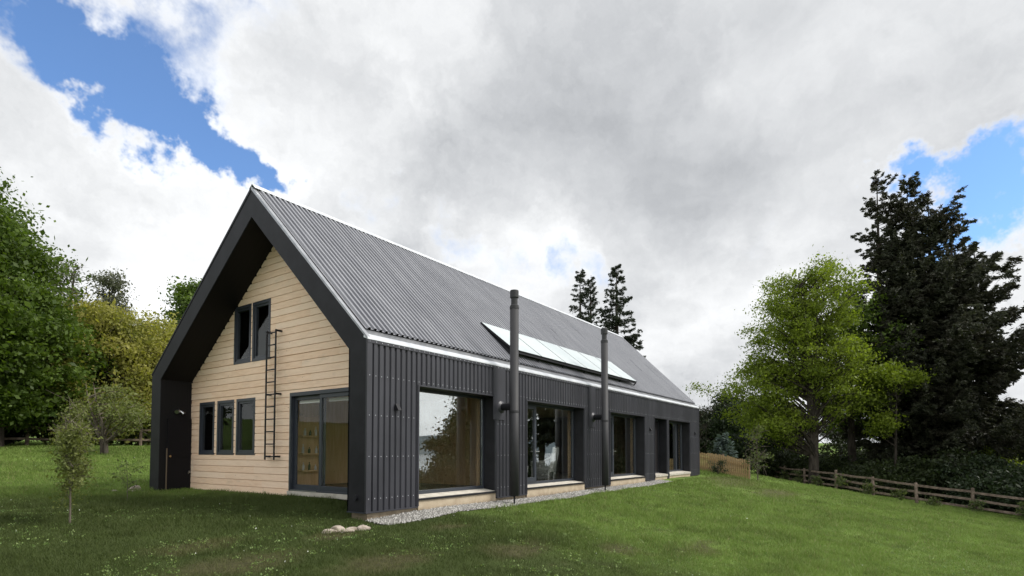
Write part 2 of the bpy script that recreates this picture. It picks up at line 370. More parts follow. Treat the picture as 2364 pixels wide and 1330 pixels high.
def moss_shade(n, v, c, k):  # moss tone, with the left foreground's shade painted into the grass colour
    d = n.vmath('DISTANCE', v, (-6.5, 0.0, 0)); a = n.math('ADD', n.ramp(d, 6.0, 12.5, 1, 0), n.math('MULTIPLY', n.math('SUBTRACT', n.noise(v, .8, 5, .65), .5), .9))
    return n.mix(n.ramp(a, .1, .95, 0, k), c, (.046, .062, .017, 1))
def grassf(n, b):
    v = scaled(n, obco(n), (1, 1, 0))
    big = n.noise(v, .35, 4, .6); mid = n.noise(v, 1.7, 6, .7, .4); fin = n.noise(v, 26, 5, .75); fin2 = n.noise(scaled(n, v, (1, 1, 0)), 9, 6, .75)
    c = n.mix(n.ramp(big, .35, .65), (.112, .175, .034, 1), (.145, .22, .044, 1))
    c = n.mix(n.ramp(mid, .42, .68, 0, .8), c, (.036, .056, .015, 1))
    c = n.mix(n.ramp(fin2, .5, .75, 0, .6), c, (.13, .18, .045, 1))
    c = n.mix(n.ramp(fin, .5, .8, 0, .5), c, (.038, .05, .016, 1))
    c = moss_shade(n, v, c, .9)
    e = earthmask(n, v)
    e = n.math('MAXIMUM', n.math('MULTIPLY', e, .75), n.ramp(n.math('ADD', n.noise(v, .8, 6, .7), n.math('MULTIPLY', fin2, .25)), .70, .82, 0, .6))
    c = n.mix(e, c, n.mix(n.ramp(fin2, .35, .7), (.048, .040, .022, 1), (.11, .095, .045, 1)))
    n.put(b, 'Base Color', c)
    bump(n, b, n.math('ADD', fin, n.math('MULTIPLY', fin2, 1.3)), .9, .05)
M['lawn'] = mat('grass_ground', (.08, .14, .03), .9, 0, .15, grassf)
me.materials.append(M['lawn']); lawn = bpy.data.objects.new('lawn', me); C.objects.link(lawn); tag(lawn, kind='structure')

# lake and the hills across it (seen in the window glass)
mb = MB(); mb.add([(-6000, -6000, -11), (9000, -6000, -11), (9000, -120, -11), (-6000, -120, -11)], [(0, 1, 2, 3)])
M['water'] = mat('lake_water', (.05, .075, .095), .08, 0, .5, lambda n, b: bump(n, b, n.noise(obco(n), .35, 4), .25, .4))
tag(mb.build('lake', M['water']), kind='structure')
def hillmesh(name, x0, x1, y0, y1, h, seed, m):
    xs = np.linspace(x0, x1, 90); ys = np.linspace(y0, y1, 22); XX, YY = np.meshgrid(xs, ys, indexing='ij')
    t = (YY - y0) / (y1 - y0); env = np.sin(np.pi * np.clip(t, 0, 1)) ** .8
    rg = np.random.default_rng(seed); Z = np.zeros_like(XX)
    for k in range(1, 9):
        a, b_, c_ = rg.uniform(0, 6.28, 3); fr = k * .0009
        Z += np.sin(XX * fr + a) * np.cos(YY * fr * 1.3 + b_) / k ** 1.1
    Z = (Z * .35 + .75) * h * env - 16
    idx = np.arange(XX.size).reshape(XX.shape)
    F = np.stack([idx[:-1, :-1], idx[1:, :-1], idx[1:, 1:], idx[:-1, 1:]], -1).reshape(-1, 4)
    me = bpy.data.meshes.new(name); me.from_pydata(np.stack([XX, YY, Z], -1).reshape(-1, 3).tolist(), [], F.tolist())
    me.polygons.foreach_set('use_smooth', [True] * len(F)); me.materials.append(m); o = bpy.data.objects.new(name, me); C.objects.link(o)
    return tag(o, kind='structure')
M['hill'] = mat('haze_tinted_hill', (.1, .14, .17), .95, 0, .1, vary((.06, .085, .10), (.10, .125, .14), .004, detail=8))  # distance haze painted into the hills as a bluish base colour
hillmesh('hills', -3500, 8500, -3600, -1500, 70, 3, M['hill'])
hillmesh('hills', -3500, 9000, -5900, -4000, 190, 8, M['hill'])

# ------------------------------------------------------------------ the house
LH, W = 21.05, 9.0
HE, YR, HR = 3.26, 4.08, 7.24            # eave, ridge
OUT = [(0, HE), (YR, HR), (W, HE)]; INN = [(.53, 3.10), (4.06, 6.57), (8.47, 3.10)]
OPEN = [(1.38, 4.07), (5.47, 8.78), (10.69, 13.87), (14.93, 16.38), (16.62, 19.55)]
ZO1, ZS = 2.47, .17
house = thing('house', 'long black corrugated steel house with steep roof and pale timber gable standing on the lawn', 'house')

def cells(u0, u1, z0, z1, holes_):
    us = sorted({u0, u1, *[h for H in holes_ for h in H[:2] if u0 < h < u1]}); zs = sorted({z0, z1, *[h for H in holes_ for h in H[2:] if z0 < h < z1]})
    out = []
    for a, b in zip(us, us[1:]):
        run = None
        for c, d in zip(zs, zs[1:]):
            um, zm = (a + b) / 2, (c + d) / 2
            if any(H[0] < um < H[1] and H[2] < zm < H[3] for H in holes_):
                if run: out.append((a, b, *run)); run = None
            else: run = (run[0], d) if run else (c, d)
        if run: out.append((a, b, *run))
    return out
# long wall body
mb = MB()
for (a, b, c, d) in cells(0.012, LH, -.03, 3.12, [(x0, x1, -1, ZO1) for x0, x1 in OPEN]): mb.box(a, b, .035, .50, c, d)
mb.build('wall', M['black'], house)
mb = MB()                                     # timber lining inside
for (a, b, c, d) in cells(.98, LH - .1, ZS, 2.62, [(x0 + .0, x1 - .0, -1, ZO1) for x0, x1 in OPEN]): mb.box(a, b, .503, .53, c, d)
mb.build('lining', M['ply'], house)
# cladding: trapezoid sheet with real ribs
PITCHX = .146
def clad(mb, x0, x1, z0, z1):
    x = x0; k0 = math.floor((x0 - .12) / PITCHX); pts = []
    for k in range(k0, k0 + int((x1 - x0) / PITCHX) + 3):
        b = .12 + k * PITCHX
        for dx, y in ((0, .030), (.030, .030), (.046, 0.), (.128, 0.), (.146, .030)):
            pts.append((b + dx, y))
    pts = [p for p in pts]; cl = []
    for (xa, ya), (xb, yb) in zip(pts, pts[1:]):
        if xb <= x0 or xa >= x1 or xb <= xa: continue
        ta = max(0, (x0 - xa) / (xb - xa)); tb = min(1, (x1 - xa) / (xb - xa))
        cl.append(((xa + (xb - xa) * ta, ya + (yb - ya) * ta), (xa + (xb - xa) * tb, ya + (yb - ya) * tb)))
    for (xa, ya), (xb, yb) in cl:
        mb.add([(xa, ya, z0), (xb, yb, z0), (xb, yb, z1), (xa, ya, z1)], [(0, 1, 2, 3)], 0)
mb = MB()
segs = []; px_ = .11
for x0, x1 in OPEN: segs.append((px_, x0 - .03, -.02, 3.18)); segs.append((x0 - .03, x1 + .03, ZO1 + .03, 3.18)); px_ = x1 + .03
segs.append((px_, LH - .08, -.02, 3.18))
for s_ in segs: clad(mb, *s_)
# trims: corners, opening angles, bottom drip, top closer
mb.box(-.006, .112, -.008, .034, -.03, 3.2, 0); mb.box(LH - .09, LH + .006, -.008, .034, -.03, 3.2, 0)
for x0, x1 in OPEN:
    mb.box(x0 - .034, x0 + .002, -.012, .036, -.02, ZO1 + .036, 0); mb.box(x1 - .002, x1 + .034, -.012, .036, -.02, ZO1 + .036, 0)
    mb.box(x0 + .002, x1 - .002, -.012, .036, ZO1 + .002, ZO1 + .034, 0)
px_ = -.02
for x0, x1 in OPEN + [(LH + .02, 0)]: mb.box(px_, x0 - .034, -.022, .04, -.045, -.021, 0); px_ = x1 + .034
mb.box(-.01, LH + .01, -.015, .035, 3.175, 3.235, 0)
# screws
def screw(mb, x, z, y=-.001):
    r = .0095; mb.add([(x + r * math.cos(a), y - .004, z + r * math.sin(a)) for a in [k * math.pi / 3 for k in range(6)]] + [(x, y - .009, z)],
                      [(k, (k + 1) % 6, 6) for k in range(6)], 1)
nr = int((LH - .2) / PITCHX)
for k in range(nr):
    x = .12 + k * PITCHX + .087
    if x > LH - .12: break
    inop = any(x0 - .05 < x < x1 + .05 for x0, x1 in OPEN)
    for z in ((2.56, 3.205) if inop else (.22, 1.02, 1.8, 2.56, 3.205)):
        screw(mb, x, z + random.uniform(-.006, .006), -.001 if z < 3.1 else -.016)
for z in (.22, 1.02, 1.8, 2.56, 3.205): screw(mb, .05, z, -.009)
mb.build('cladding', [M['cladding'], M['screw']], house)

# roof shell (outer skin to inner soffit), two slopes
mb = MB()
mb.prism_x([(.03, 3.12), (.53, 3.125), (4.06, 6.57), (YR, HR - .03), (.0, HE - .03)], .012, LH)
mb.prism_x([(8.47, 3.125), (9.0, 3.10), (9.0, HE - .03), (YR, HR - .03), (4.06, 6.57)], .012, LH)
roof = mb.build('roof', M['black'], house)
# corrugated sheets
def sheet(sign):
    mb = MB(); pts = []
    k = 0; b = .10
    while b < LH - .12:
        for dx, h in ((0, 0.), (.050, 0.), (.060, .042), (.112, .042), (.122, 0.)): pts.append((b + dx, h))
        b += PITCHX
    if sign > 0: y0, z0, y1, z1 = .20, HE + .20 * (HR - HE) / YR, YR - .05, HR - .05 * (HR - HE) / YR
    else: y0, z0, y1, z1 = W - .15, HE + .15 * (HR - HE) / (W - YR), YR + .05, HR - .05 * (HR - HE) / (W - YR)
    t = Vector((0, y1 - y0, z1 - z0)).normalized(); nrm = Vector((0, -t.z, t.y)) if sign > 0 else Vector((0, t.z, -t.y))
    if nrm.z < 0: nrm = -nrm
    off = .035
    for (xa, ha), (xb, hb) in zip(pts, pts[1:]):
        if xb - xa < 1e-6: continue
        A = Vector((xa, y0, z0)) + nrm * (off + ha); B = Vector((xb, y0, z0)) + nrm * (off + hb)
        Cc = Vector((xb, y1, z1)) + nrm * (off + hb); Dd = Vector((xa, y1, z1)) + nrm * (off + ha)
        mb.add([A, B, Cc, Dd], [(0, 1, 2, 3)])
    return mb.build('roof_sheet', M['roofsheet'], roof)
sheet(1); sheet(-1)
sl = (HR - HE) / YR; sl2 = (HR - HE) / (W - YR)
mb = MB()                                      # eave apron and zinc drip
mb.add([(0.0, .21, HE + .21 * sl + .012), (LH, .21, HE + .21 * sl + .012), (LH, .085, HE + .085 * sl + .006), (0, .085, HE + .085 * sl + .006)], [(3, 2, 1, 0)], 0)
mb.build('eave_apron', M['apron'], roof)
mb = MB(); mb.prism_x([(-.022, HE - .025), (-.022, HE + .012), (.09, HE + .10), (.10, HE + .02)], -.015, LH + .012)
mb.build('gutter_flashing', M['flash'], roof, bevel=.004)
mb = MB()                                      # verge trims and ridge cap
def verge(mb, xa, xb, lm=0):
    mb.prism_x([(-.01, HE - .03), (-.01, HE + .022), (YR, HR + .05), (YR, HR - .03)], xa, xb)
    mb.prism_x([(YR, HR - .03), (YR, HR + .055), (W + .01, HE + .022), (W + .01, HE - .03)], xa, xb, lm)
verge(mb, -.016, .07, 1); mb.build('verge_trim', [M['verge'], M['black']], roof)
mb = MB(); verge(mb, LH - .03, LH + .02); mb.build('verge_trim', M['flash'], roof)
mb = MB(); mb.prism_x([(YR - .12, HR - .12 * sl + .128), (YR, HR + .125), (YR, HR + .11), (YR - .12, HR - .12 * sl + .115)], 0, LH)
mb.prism_x([(YR, HR + .11), (YR, HR + .125), (YR + .12, HR - .12 * sl2 + .128), (YR + .12, HR - .12 * sl2 + .115)], 0, LH)
mb.build('ridge_cap', M['flash'], roof)

# portal face on the gable
mb = MB()
O5 = [(.0, -.03), (.0, HE - .02), (YR, HR - .02), (W, HE - .02), (W, .02)]; I5 = [(.53, -.03), (.53, 3.10), (4.06, 6.57), (8.47, 3.10), (8.47, .02)]
for i in range(4): mb.prism_x([O5[i], O5[i + 1], I5[i + 1], I5[i]], -.004, .012)
mb.build('portal_frame', M['black'], house)
mb = MB(); mb.box(-.02, .53, -.012, .0, -.05, -.03); mb.box(-.018, .012, .0, .53, -.05, -.031); mb.box(-.004, .84, .5, .532, -.03, 3.11)
mb.build('base_trim', M['frame'], house)
# soffit boards of the recess
mb = MB()
mb.prism_x([(.53, 3.10), (4.06, 6.57), (4.06, 6.555), (.545, 3.10)], .013, 1.0); mb.prism_x([(4.06, 6.57), (8.47, 3.10), (8.455, 3.10), (4.06, 6.555)], .013, 1.0)
mb.build('soffit', M['soffit'], house)
# far long wall with side door
DO = (.19, .835, .04, 2.04)
mb = MB()
bh = [(11, 13.2, .17, 2.4), (16, 18.6, .17, 2.4)]  # unseen back openings, added to let light into the rooms
for (a, b, c, d) in cells(.012, LH, -.2, 3.11, bh): mb.box(a, b, 8.47, 9.0, c, d)
mb.build('wall', M['soffit'], house)
sd_ = MB(); sd_.box(DO[0], DO[1], 8.425, 8.466, DO[2], DO[3]); sd_.box(DO[0] + .02, DO[1] - .01, 8.419, 8.425, DO[2] + .9, DO[3] - .1)
door = sd_.build('door', M['darkdoor'], house, bevel=.004); door['label'] = 'plain near-black side door'
MB().box(DO[0] - .016, DO[0] - .002, 8.42, 8.468, .06, 1.2).build('door_edge', M['rawwood'], door)
MB().tube([(DO[0] + .05, 8.42, .98), (DO[0] + .05, 8.38, .98), (DO[0] + .05, 8.36, .98)], [.012, .014, .028], 10).build('handle', M['brass'], door)
for a, b, c, d in bh: MB().box(a, b, 8.7, 8.715, c, d).build('added_back_window', M['glass_g'], house)
# far gable
mb = MB(); mb.prism_x([(.5, .0), (.5, 3.1), (4.06, 6.57), (8.47, 3.1), (8.47, 0)], LH - .12, LH - .02); mb.build('gable_wall', M['black'], house)

# timber gable
GX0 = .84
GWIN = [(5.42, 6.23, 3.40, 4.92), (4.55, 5.36, 3.40, 4.92), (7.16, 7.98, 1.02, 2.48), (6.17, 7.02, 1.02, 2.48), (5.17, 6.05, 1.02, 2.48)]
GD = (1.2, 3.66, .10, 2.50)
gholes = GWIN + [(.0, GD[1], -.1, GD[3])]
def half(z):                                   # y-interval behind the soffit at height z
    if z <= 3.1: return .40, 8.469 if z < 3.0 else 8.60
    y0 = .53 + (z - 3.1) / (6.57 - 3.1) * (4.06 - .53) - .12; y1 = 8.47 - (z - 3.1) / (6.57 - 3.1) * (8.47 - 4.06) + .14
    return y0, y1
mb = MB(); BH = .168; z = .06; r = 0
while z < 6.6:
    zt = z + BH; brk = sorted({z, zt, *[h for H in gholes for h in H[2:] if z < h < zt]})
    for a, b in zip(brk, brk[1:]):
        y0, y1 = half(b)
        if y1 <= y0: continue
        for (u0, u1, c, d) in cells(y0, y1, a, b, [H for H in gholes]):
            f0 = (a - z) / BH; f1 = (b - z) / BH
            xa = GX0 - .022 + .020 * f0; xb = GX0 - .022 + .012 * f1
            if b >= zt - 1e-6 and b - a > .01:   # rebate at the top of each board: a dark shadow gap
                zc = b - .013
                mb.prism_x([(u0, a), (u1, a), (u1, zc), (u0, zc)], xa, GX0 + .03)
                mb.prism_x([(u0, zc), (u1, zc), (u1, b), (u0, b)], GX0 + .012, GX0 + .03)
            else: mb.prism_x([(u0, a), (u1, a), (u1, b), (u0, b)], xa, GX0 + .03)
    z = zt; r += 1
gw = mb.build('gable_wall', M['board'], house); gw['label'] = 'pale horizontal larch boards'
mb = MB(); z = .1
zz_ = .1
while z < 6.3:
    zt = min(z + .2, 6.4)
    brk = sorted({z, zt, *[h for H in gholes for h in H[2:] if z < h < zt]})
    for a, b in zip(brk, brk[1:]):
        y0, y1 = half(b)
        for (u0, u1, c, d) in cells(y0, y1, a, b, gholes): mb.box(GX0 + .034, GX0 + .13, u0, u1, c, d)
    z = zt
mb.build('lining', M['ply'], house)

def gwindow(H, name='window', swing=False):
    y0, y1, z0, z1 = H; fr = MB(); x0, x1 = GX0 - .035, GX0 + .09; t = .075
    for a in ((y0, y0 + t, z0, z1), (y1 - t, y1, z0, z1), (y0 + t, y1 - t, z0, z0 + t), (y0 + t, y1 - t, z1 - t, z1)): fr.box(x0 + .004, x1, *a)
    f = fr.build('window', M['frame'], house, bevel=.004)
    s_ = MB(); g = t + .055
    for a in ((y0 + t, y0 + g, z0 + t, z1 - t), (y1 - g, y1 - t, z0 + t, z1 - t), (y0 + g, y1 - g, z0 + t, z0 + g), (y0 + g, y1 - g, z1 - g, z1 - t)): s_.box(x0 + .03, x1 - .02, *a)
    s_.build('sash', M['frame'], f)
    MB().box(x0 + .06, x0 + .068, y0 + g, y1 - g, z0 + g, z1 - g).build('pane', M['glass_g'], f)
    return f
for H in GWIN: gwindow(H)
# sliding door
y0, y1, z0, z1 = GD; fr = MB(); x0, x1 = GX0 - .05, GX0 + .12; z0 += .09
for a in ((y1 - .06, y1, z0, z1), (y0, y0 + .06, z0, z1), (y0 + .06, y1 - .06, z1 - .09, z1), (y0 + .06, y1 - .06, z0, z0 + .035)): fr.box(x0, x1, *a)
sl_ = fr.build('sliding_door', M['frame'], house, bevel=.004)
def leaf(ya, yb, xo):
    q = MB(); t = .085
    for a in ((ya, ya + t, z0 + .037, z1 - .092), (yb - t, yb, z0 + .037, z1 - .092), (ya + t, yb - t, z0 + .037, z0 + .15), (ya + t, yb - t, z1 - .18, z1 - .092)): q.box(x0 + xo, x0 + xo + .05, *a)
    l = q.build('door_leaf', M['frame'], sl_, bevel=.003)
    MB().box(x0 + xo + .02, x0 + xo + .028, ya + t, yb - t, z0 + .15, z1 - .18).build('pane', M['glass_g'], sl_)
leaf(2.46, 3.598, .09); leaf(1.262, 2.56, .03)
MB().box(x0 + .16, x0 + .18, 1.3, 2.40, z1 - .26, z1 - .185).box(x0 + .16, x0 + .18, 2.6, 3.5, z1 - .26, z1 - .185).build('blind', M['blind'], sl_)
MB().box(x0 - .003, x0 - .0005, 2.6, 3.6, z0 + .010, z0 + .022).build('track', M['steel'], sl_)
mb = MB(); mb.box(GX0 - .09, GX0 + .1, .534, 3.66, .085, .188); mb.build('threshold', M['sill'], house, bevel=.005)

# long-side glazing, sills, plinth
mb = MB()
mb.box(.08, LH, .06, .5, -1.0, -.031)
for i, (x0, x1) in enumerate(OPEN): mb.box(x0 + .002, x1 - .002, .004, .5, -.7, .10 if i < 3 else .06)
mb.box(.9, LH, .53, 8.5, -1.0, .05); mb.box(.83, .9, 3.66, 8.47, -.8, .055)
mb.build('plinth', M['concrete'], house)
def lframe(x0, x1, z0, z1, t=.06, ya=.37, yb=.44, tb=None):
    q = MB(); tb = tb or t
    for a in ((x0, x0 + t), (x1 - t, x1)): q.box(a[0], a[1], ya, yb, z0, z1)
    q.box(x0 + t, x1 - t, ya, yb, z0, z0 + tb); q.box(x0 + t, x1 - t, ya, yb, z1 - t, z1); return q
def handle(par, x, z, y=.36):
    q = MB(); q.box(x - .016, x + .016, y - .008, y, z - .11, z + .11); q.tube([(x, y - .01, z + .03), (x, y - .055, z + .03), (x + .11, y - .055, z + .03)], .010, 8)
    return q.build('handle', M['steel'], par)
for i, (x0, x1) in enumerate(OPEN):
    # sill: dark drip nose and pale stone top
    s0 = MB(); s0.prism_x([(-.03, .10), (-.03, .135), (.02, .14), (.02, .10)], x0 - .0, x1 + .0)
    if i < 3: sn = s0.build('sill_nose', M['black'], house)
    s1 = MB(); s1.prism_x([(.022 if i < 3 else -.03, .102 if i < 3 else .06), (.022 if i < 3 else -.03, .142), (.37, .185), (.37, .102)], x0 + .003, x1 - .003)
    s1.build('sill', M['sill'], house)
    if i == 0:
        f = lframe(x0 + .003, x1 - .003, .186, ZO1 - .003, .045, tb=.075).build('window', M['frame'], house)
        MB().box(x0 + .05, x1 - .05, .40, .41, .26, ZO1 - .05).build('pane', M['glass_l'], f)
    elif i in (1, 2):
        f = lframe(x0 + .003, x1 - .003, .186, ZO1 - .003, .06, tb=.07).build('window', M['frame'], house)
        xm = x0 + (1.02 if i == 1 else 1.05)
        q = lframe(x0 + .064, xm, .257, ZO1 - .064, .095, .35, .42, tb=.12); dl = q.build('glazed_door', M['frame'], house, bevel=.003)
        MB().box(x0 + .15, xm - .09, .385, .395, .37, ZO1 - .15).build('pane', M['glass_l'], dl)
        handle(dl, xm - .045, 1.08, .35)
        MB().box(xm + .002, x1 - .06, .40, .41, .257, ZO1 - .062).build('pane', M['glass_l'], f)
    elif i == 3:
        q = lframe(x0 + .003, x1 - .003, .186, ZO1 - .003, .07, tb=.05); fr = q.build('door_frame', M['frame'], house)
        dd = MB(); a0, a1 = x0 + .075, x1 - .075
        for a in ((a0, a0 + .16, .24, 2.39), (a0 + .46, a1, .24, 2.39), (a0 + .16, a0 + .46, .24, .5), (a0 + .16, a0 + .46, 2.2, 2.39)): dd.box(a[0], a[1], .36, .42, a[2], a[3])
        d_ = dd.build('entrance_door', M['darkdoor'], house, bevel=.003); handle(d_, a0 + .09, 1.05, .36)
        MB().box(a0 + .16, a0 + .46, .385, .395, .5, 2.2).build('pane', M['glass_l'], d_)
    else:
        f = lframe(x0 + .003, x1 - .003, .186, ZO1 - .003, .07, tb=.07).build('window', M['frame'], house)
        q = MB()
        for xm in (x0 + 1.0, x0 + 2.05): q.box(xm - .05, xm + .05, .36, .43, .258, ZO1 - .075)
        q.build('mullion', M['frame'], f)
        for a, b in ((x0 + .07, x0 + .95), (x0 + 1.05, x0 + 2.0), (x0 + 2.1, x1 - .07)):
            MB().box(a, b, .40, .41, .257, ZO1 - .075).build('pane', M['glass_l'], f)
# interior reveal posts of pale timber just behind the panes
for x0, x1 in OPEN[:3]: MB().box(x1 - .02, x1 + .10, .535, .60, ZS, 2.5).build('jamb_lining', M['ply'], house)
# interior
MB().box(.98, LH - .13, .5, 8.46, .08, .17).build('floor', M['floor'], house)
MB().box(.98, LH - .13, .5, 8.46, 2.62, 2.75).build('ceiling', M['ceil'], house)
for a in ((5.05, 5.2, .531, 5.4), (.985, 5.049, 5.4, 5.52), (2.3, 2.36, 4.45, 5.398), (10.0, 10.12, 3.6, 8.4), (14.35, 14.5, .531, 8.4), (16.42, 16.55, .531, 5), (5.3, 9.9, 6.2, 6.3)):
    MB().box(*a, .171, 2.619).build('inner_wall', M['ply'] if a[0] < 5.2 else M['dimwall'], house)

# chimneys
def chimney(x, ztop, r=.108, yc=-.45):
    q = MB(); q.tube([(x, yc, .03), (x, yc, 2.05), (x, yc, 2.052), (x, yc, ztop - .42)], [r * 1.02, r * 1.02, r, r], 28)
    ch = q.build('chimney', M['flue'], house, smooth=False)
    for p in ch.data.polygons:
        if len(p.vertices) == 4: p.use_smooth = True
    for zb in (2.06, ztop - .46): MB().tube([(x, yc, zb), (x, yc, zb + .05)], r + .007, 28).build('band', M['flue'], ch)
    q = MB(); q.tube([(x, yc, ztop - .42), (x, yc, ztop - .38), (x, yc, ztop - .36), (x, yc, ztop - .2), (x, yc, ztop - .19)], [r, r, r * .74, r * .74, r * .8], 28)
    q.tube([(x, yc, ztop - .19), (x, yc, ztop - .18), (x, yc, ztop - .02), (x, yc, ztop)], [r * .85, r * 1.0, r * 1.0, r * .95], 28)
    q.build('cap', M['flue'], ch)
    MB().tube([(x, yc, -.22), (x, yc, .04)], .022, 10).tube([(x, yc, -.20), (x, yc, -.16)], .05, 10).build('leg', M['black'], ch)
    MB().tube([(x + .06, -.01, 2.22), (x, yc + .02, 2.22)], .09, 20).build('elbow', M['black'], ch)
    q = MB(); q.box(x - .28, x + .22, -.02, -.008, 1.9, 3.19); q.tube([(x + .06, -.012, 2.22), (x + .06, -.06, 2.22)], [.17, .10], 20)
    for zq in (1.95, 2.4, 2.8, 3.1): screw(q, x - .25, zq, -.02); 
    q.build('flashing_plate', M['cladding'], ch)
chimney(4.22, 5.09); chimney(9.32, 5.07)

# small round vent on the portal leg
MB().tube([(.0, .27, .24), (-.05, .27, .24)], [.055, .055], 16).tube([(-.05, .27, .24), (-.052, .27, .24)], [.04, .03], 16).build('vent', M['black'], house)

# wall lights (dark wedges) and side lamp
def wedge(x, z, lab):
    t = thing('wall_light', lab, 'wall light', (x, 0, z), 0, 'dark wall lights on the long facade')
    q = MB(); w_ = .045
    q.add([(-w_, -.002, -.06), (w_, -.002, -.06), (w_, -.002, .07), (-w_, -.002, .07), (-w_, -.10, -.06), (w_, -.10, -.06), (w_, -.02, .07), (-w_, -.02, .07)],
          [(0, 3, 2, 1), (4, 5, 6, 7), (0, 1, 5, 4), (1, 2, 6, 5), (2, 3, 7, 6), (3, 0, 4, 7)])
    q.build('housing', M['black'], t)
wedge(.75, 1.99, 'small dark wedge light on the cladding pier next to the gable corner')
wedge(14.4, 1.99, 'small dark wedge light left of the front entrance door')
wedge(20.3, 1.99, 'small dark wedge light near the far end of the long facade')
t = thing('spot_light', 'small silver twin spotlight above the dark side door in the recess', 'spotlight', (.47, 8.466, 2.24))
MB().tube([(0, 0, 0), (0, -.03, 0)], .045, 14).build('base', M['steel'], t)
MB().tube([(-.04, -.05, .02), (-.10, -.13, -.03)], [.035, .055], 14).tube([(.04, -.05, 0), (.10, -.10, -.07)], [.03, .05], 14).tube([(-.05, -.04, .01), (.05, -.04, .01)], .015, 8).build('lamp_head', M['steel'], t)
t = MB().tube([(GX0 - .03, 8.40, .52), (GX0 - .1, 8.40, .52), (GX0 - .1, 8.40, .46)], .018, 10).tube([(GX0 - .08, 8.37, .55), (GX0 - .08, 8.43, .55)], .012, 8).build('garden_tap', M['steel'])
tag(t, 'small silver garden tap low on the timber boards beside the side door', 'tap')

# wall ladder
t = thing('ladder', 'black steel escape ladder hanging on the timber gable below the upper window', 'ladder', (GX0 - .17, 4.27, .93))
for y in (-.19, .19): MB().bar((0, y, -.02), (0, y, 3.13), .022, .042).build('rail', M['black'], t)
for k in range(11): MB().bar((0, -.18, .06 + .3 * k), (0, .18, .06 + .3 * k), .02, .028).build('rung', M['black'], t)
for z in (.06, 1.57, 3.1):
    for y in (-.21, .21): MB().bar((0, y, z), (.152, y, z), .03, .045).build('bracket', M['black'], t)

# solar array resting on the roof
t = thing('solar_array', 'row of pale reflective solar panels mounted low on the grey roof', 'solar panels')
n_ = Vector((0, -sl, 1)).normalized(); up = Vector((0, 1, sl)).normalized()
X0, X1, NP = 5.15, 13.65, 6; base = Vector((0, .40, HE + .40 * sl)); LEN = 1.42; wp = (X1 - X0) / NP
lo_, hi_ = .27, .12
for k in range(NP):
    a, b = X0 + k * wp + .012, X0 + (k + 1) * wp - .012
    q = MB(); A = base + n_ * lo_; B = base + up * LEN + n_ * hi_; dn = n_ * -.05
    P8 = [A + Vector((a, 0, 0)) + dn, A + Vector((b, 0, 0)) + dn, B + Vector((b, 0, 0)) + dn, B + Vector((a, 0, 0)) + dn, A + Vector((a, 0, 0)), A + Vector((b, 0, 0)), B + Vector((b, 0, 0)), B + Vector((a, 0, 0))]
    FF = [(0, 3, 2, 1), (4, 5, 6, 7), (0, 1, 5, 4), (1, 2, 6, 5), (2, 3, 7, 6), (3, 0, 4, 7)]
    q.add(P8, FF); p_ = q.build('solar_panel', M['black'], t)
    i_ = .012; u_ = (B - A).normalized(); A2 = A + u_ * i_ + n_ * .003; B2 = B - u_ * i_ + n_ * .003
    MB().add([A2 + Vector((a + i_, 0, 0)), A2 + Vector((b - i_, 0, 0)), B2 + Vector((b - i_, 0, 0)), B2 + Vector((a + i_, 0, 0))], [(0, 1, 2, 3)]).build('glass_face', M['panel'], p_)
q = MB()
for xx in [X0 + .02, X1 - .02] + [X0 + wp * k for k in range(1, NP)]:
    A = base + n_ * (lo_ - .06) + Vector((xx, 0, 0)); B = base + up * LEN + n_ * (hi_ - .06) + Vector((xx, 0, 0))
    q.bar(A, B, .03, .05); q.bar(A, base + n_ * .03 + Vector((xx, 0, 0)), .03, .04)
q.bar(base + n_ * (lo_ - .07) + Vector((X0, 0, 0)), base + n_ * (lo_ - .07) + Vector((X1, 0, 0)), .04, .05)
A = base + Vector((X0 + .005, 0, 0)); B = A + up * LEN
q.add([A + n_ * .04, A + n_ * (lo_ - .055), B + n_ * (hi_ - .055), B + n_ * .04], [(0, 1, 2, 3)])
q.build('mounting_frame', M['black'], t)

# inside: shelf with bottles, wicker chair and table
t = thing('shelf_unit', 'timber wall shelves with bottles seen through the gable sliding door', 'shelf', (2.0, 4.6, .17))
q = MB()
for z in (.42, .86, 1.32, 1.86): MB().box(-.32, .27, -.20, .0, z, z + .035).build('shelf', M['ply'], t)
MB().box(-.34, .28, .0, .02, .0, 2.2).build('back_panel', M['ply'], t)
random.seed(3)
for z in (.455, .895, 1.355):
    for k in range(3):
        xx = 1.78 + .17 * k + random.uniform(-.03, .03); h = random.uniform(.13, .26)
        o = MB().tube([(0, 0, 0), (0, 0, h * .6), (0, 0, h * .75), (0, 0, h)], [.032, .032, .012, .012], 10).build('bottle', M['bottle'] if k % 2 else M['wicker'])
        o.location = (xx, 4.5, .171 + z)
        tag(o, '%s bottle standing on the %s shelf behind the sliding door' % (['white', 'green', 'white'][k] if k != 2 else 'rightmost white', {.455: 'lowest', .895: 'second', 1.355: 'third'}[z]), 'bottle', 'bottles on the shelves')
def wicker_weave(q, p0, p1, p2, p3, nu, nv, r=.006):
    p0, p1, p2, p3 = map(Vector, (p0, p1, p2, p3))
    for i in range(nu + 1):
        s = i / nu; q.tube([p0.lerp(p1, s), p3.lerp(p2, s)], r, 4)
    for j in range(nv + 1):
        s = j / nv; q.tube([p0.lerp(p3, s), p1.lerp(p2, s)], r, 4)
t = thing('wicker_armchair', 'white wicker wingback armchair just inside the second window', 'armchair', (8.15, 1.15, .17), R(195))
q = MB(); q.box(-.3, .3, -.28, .28, .34, .42); q.build('seat', M['wicker'], t, bevel=.03)
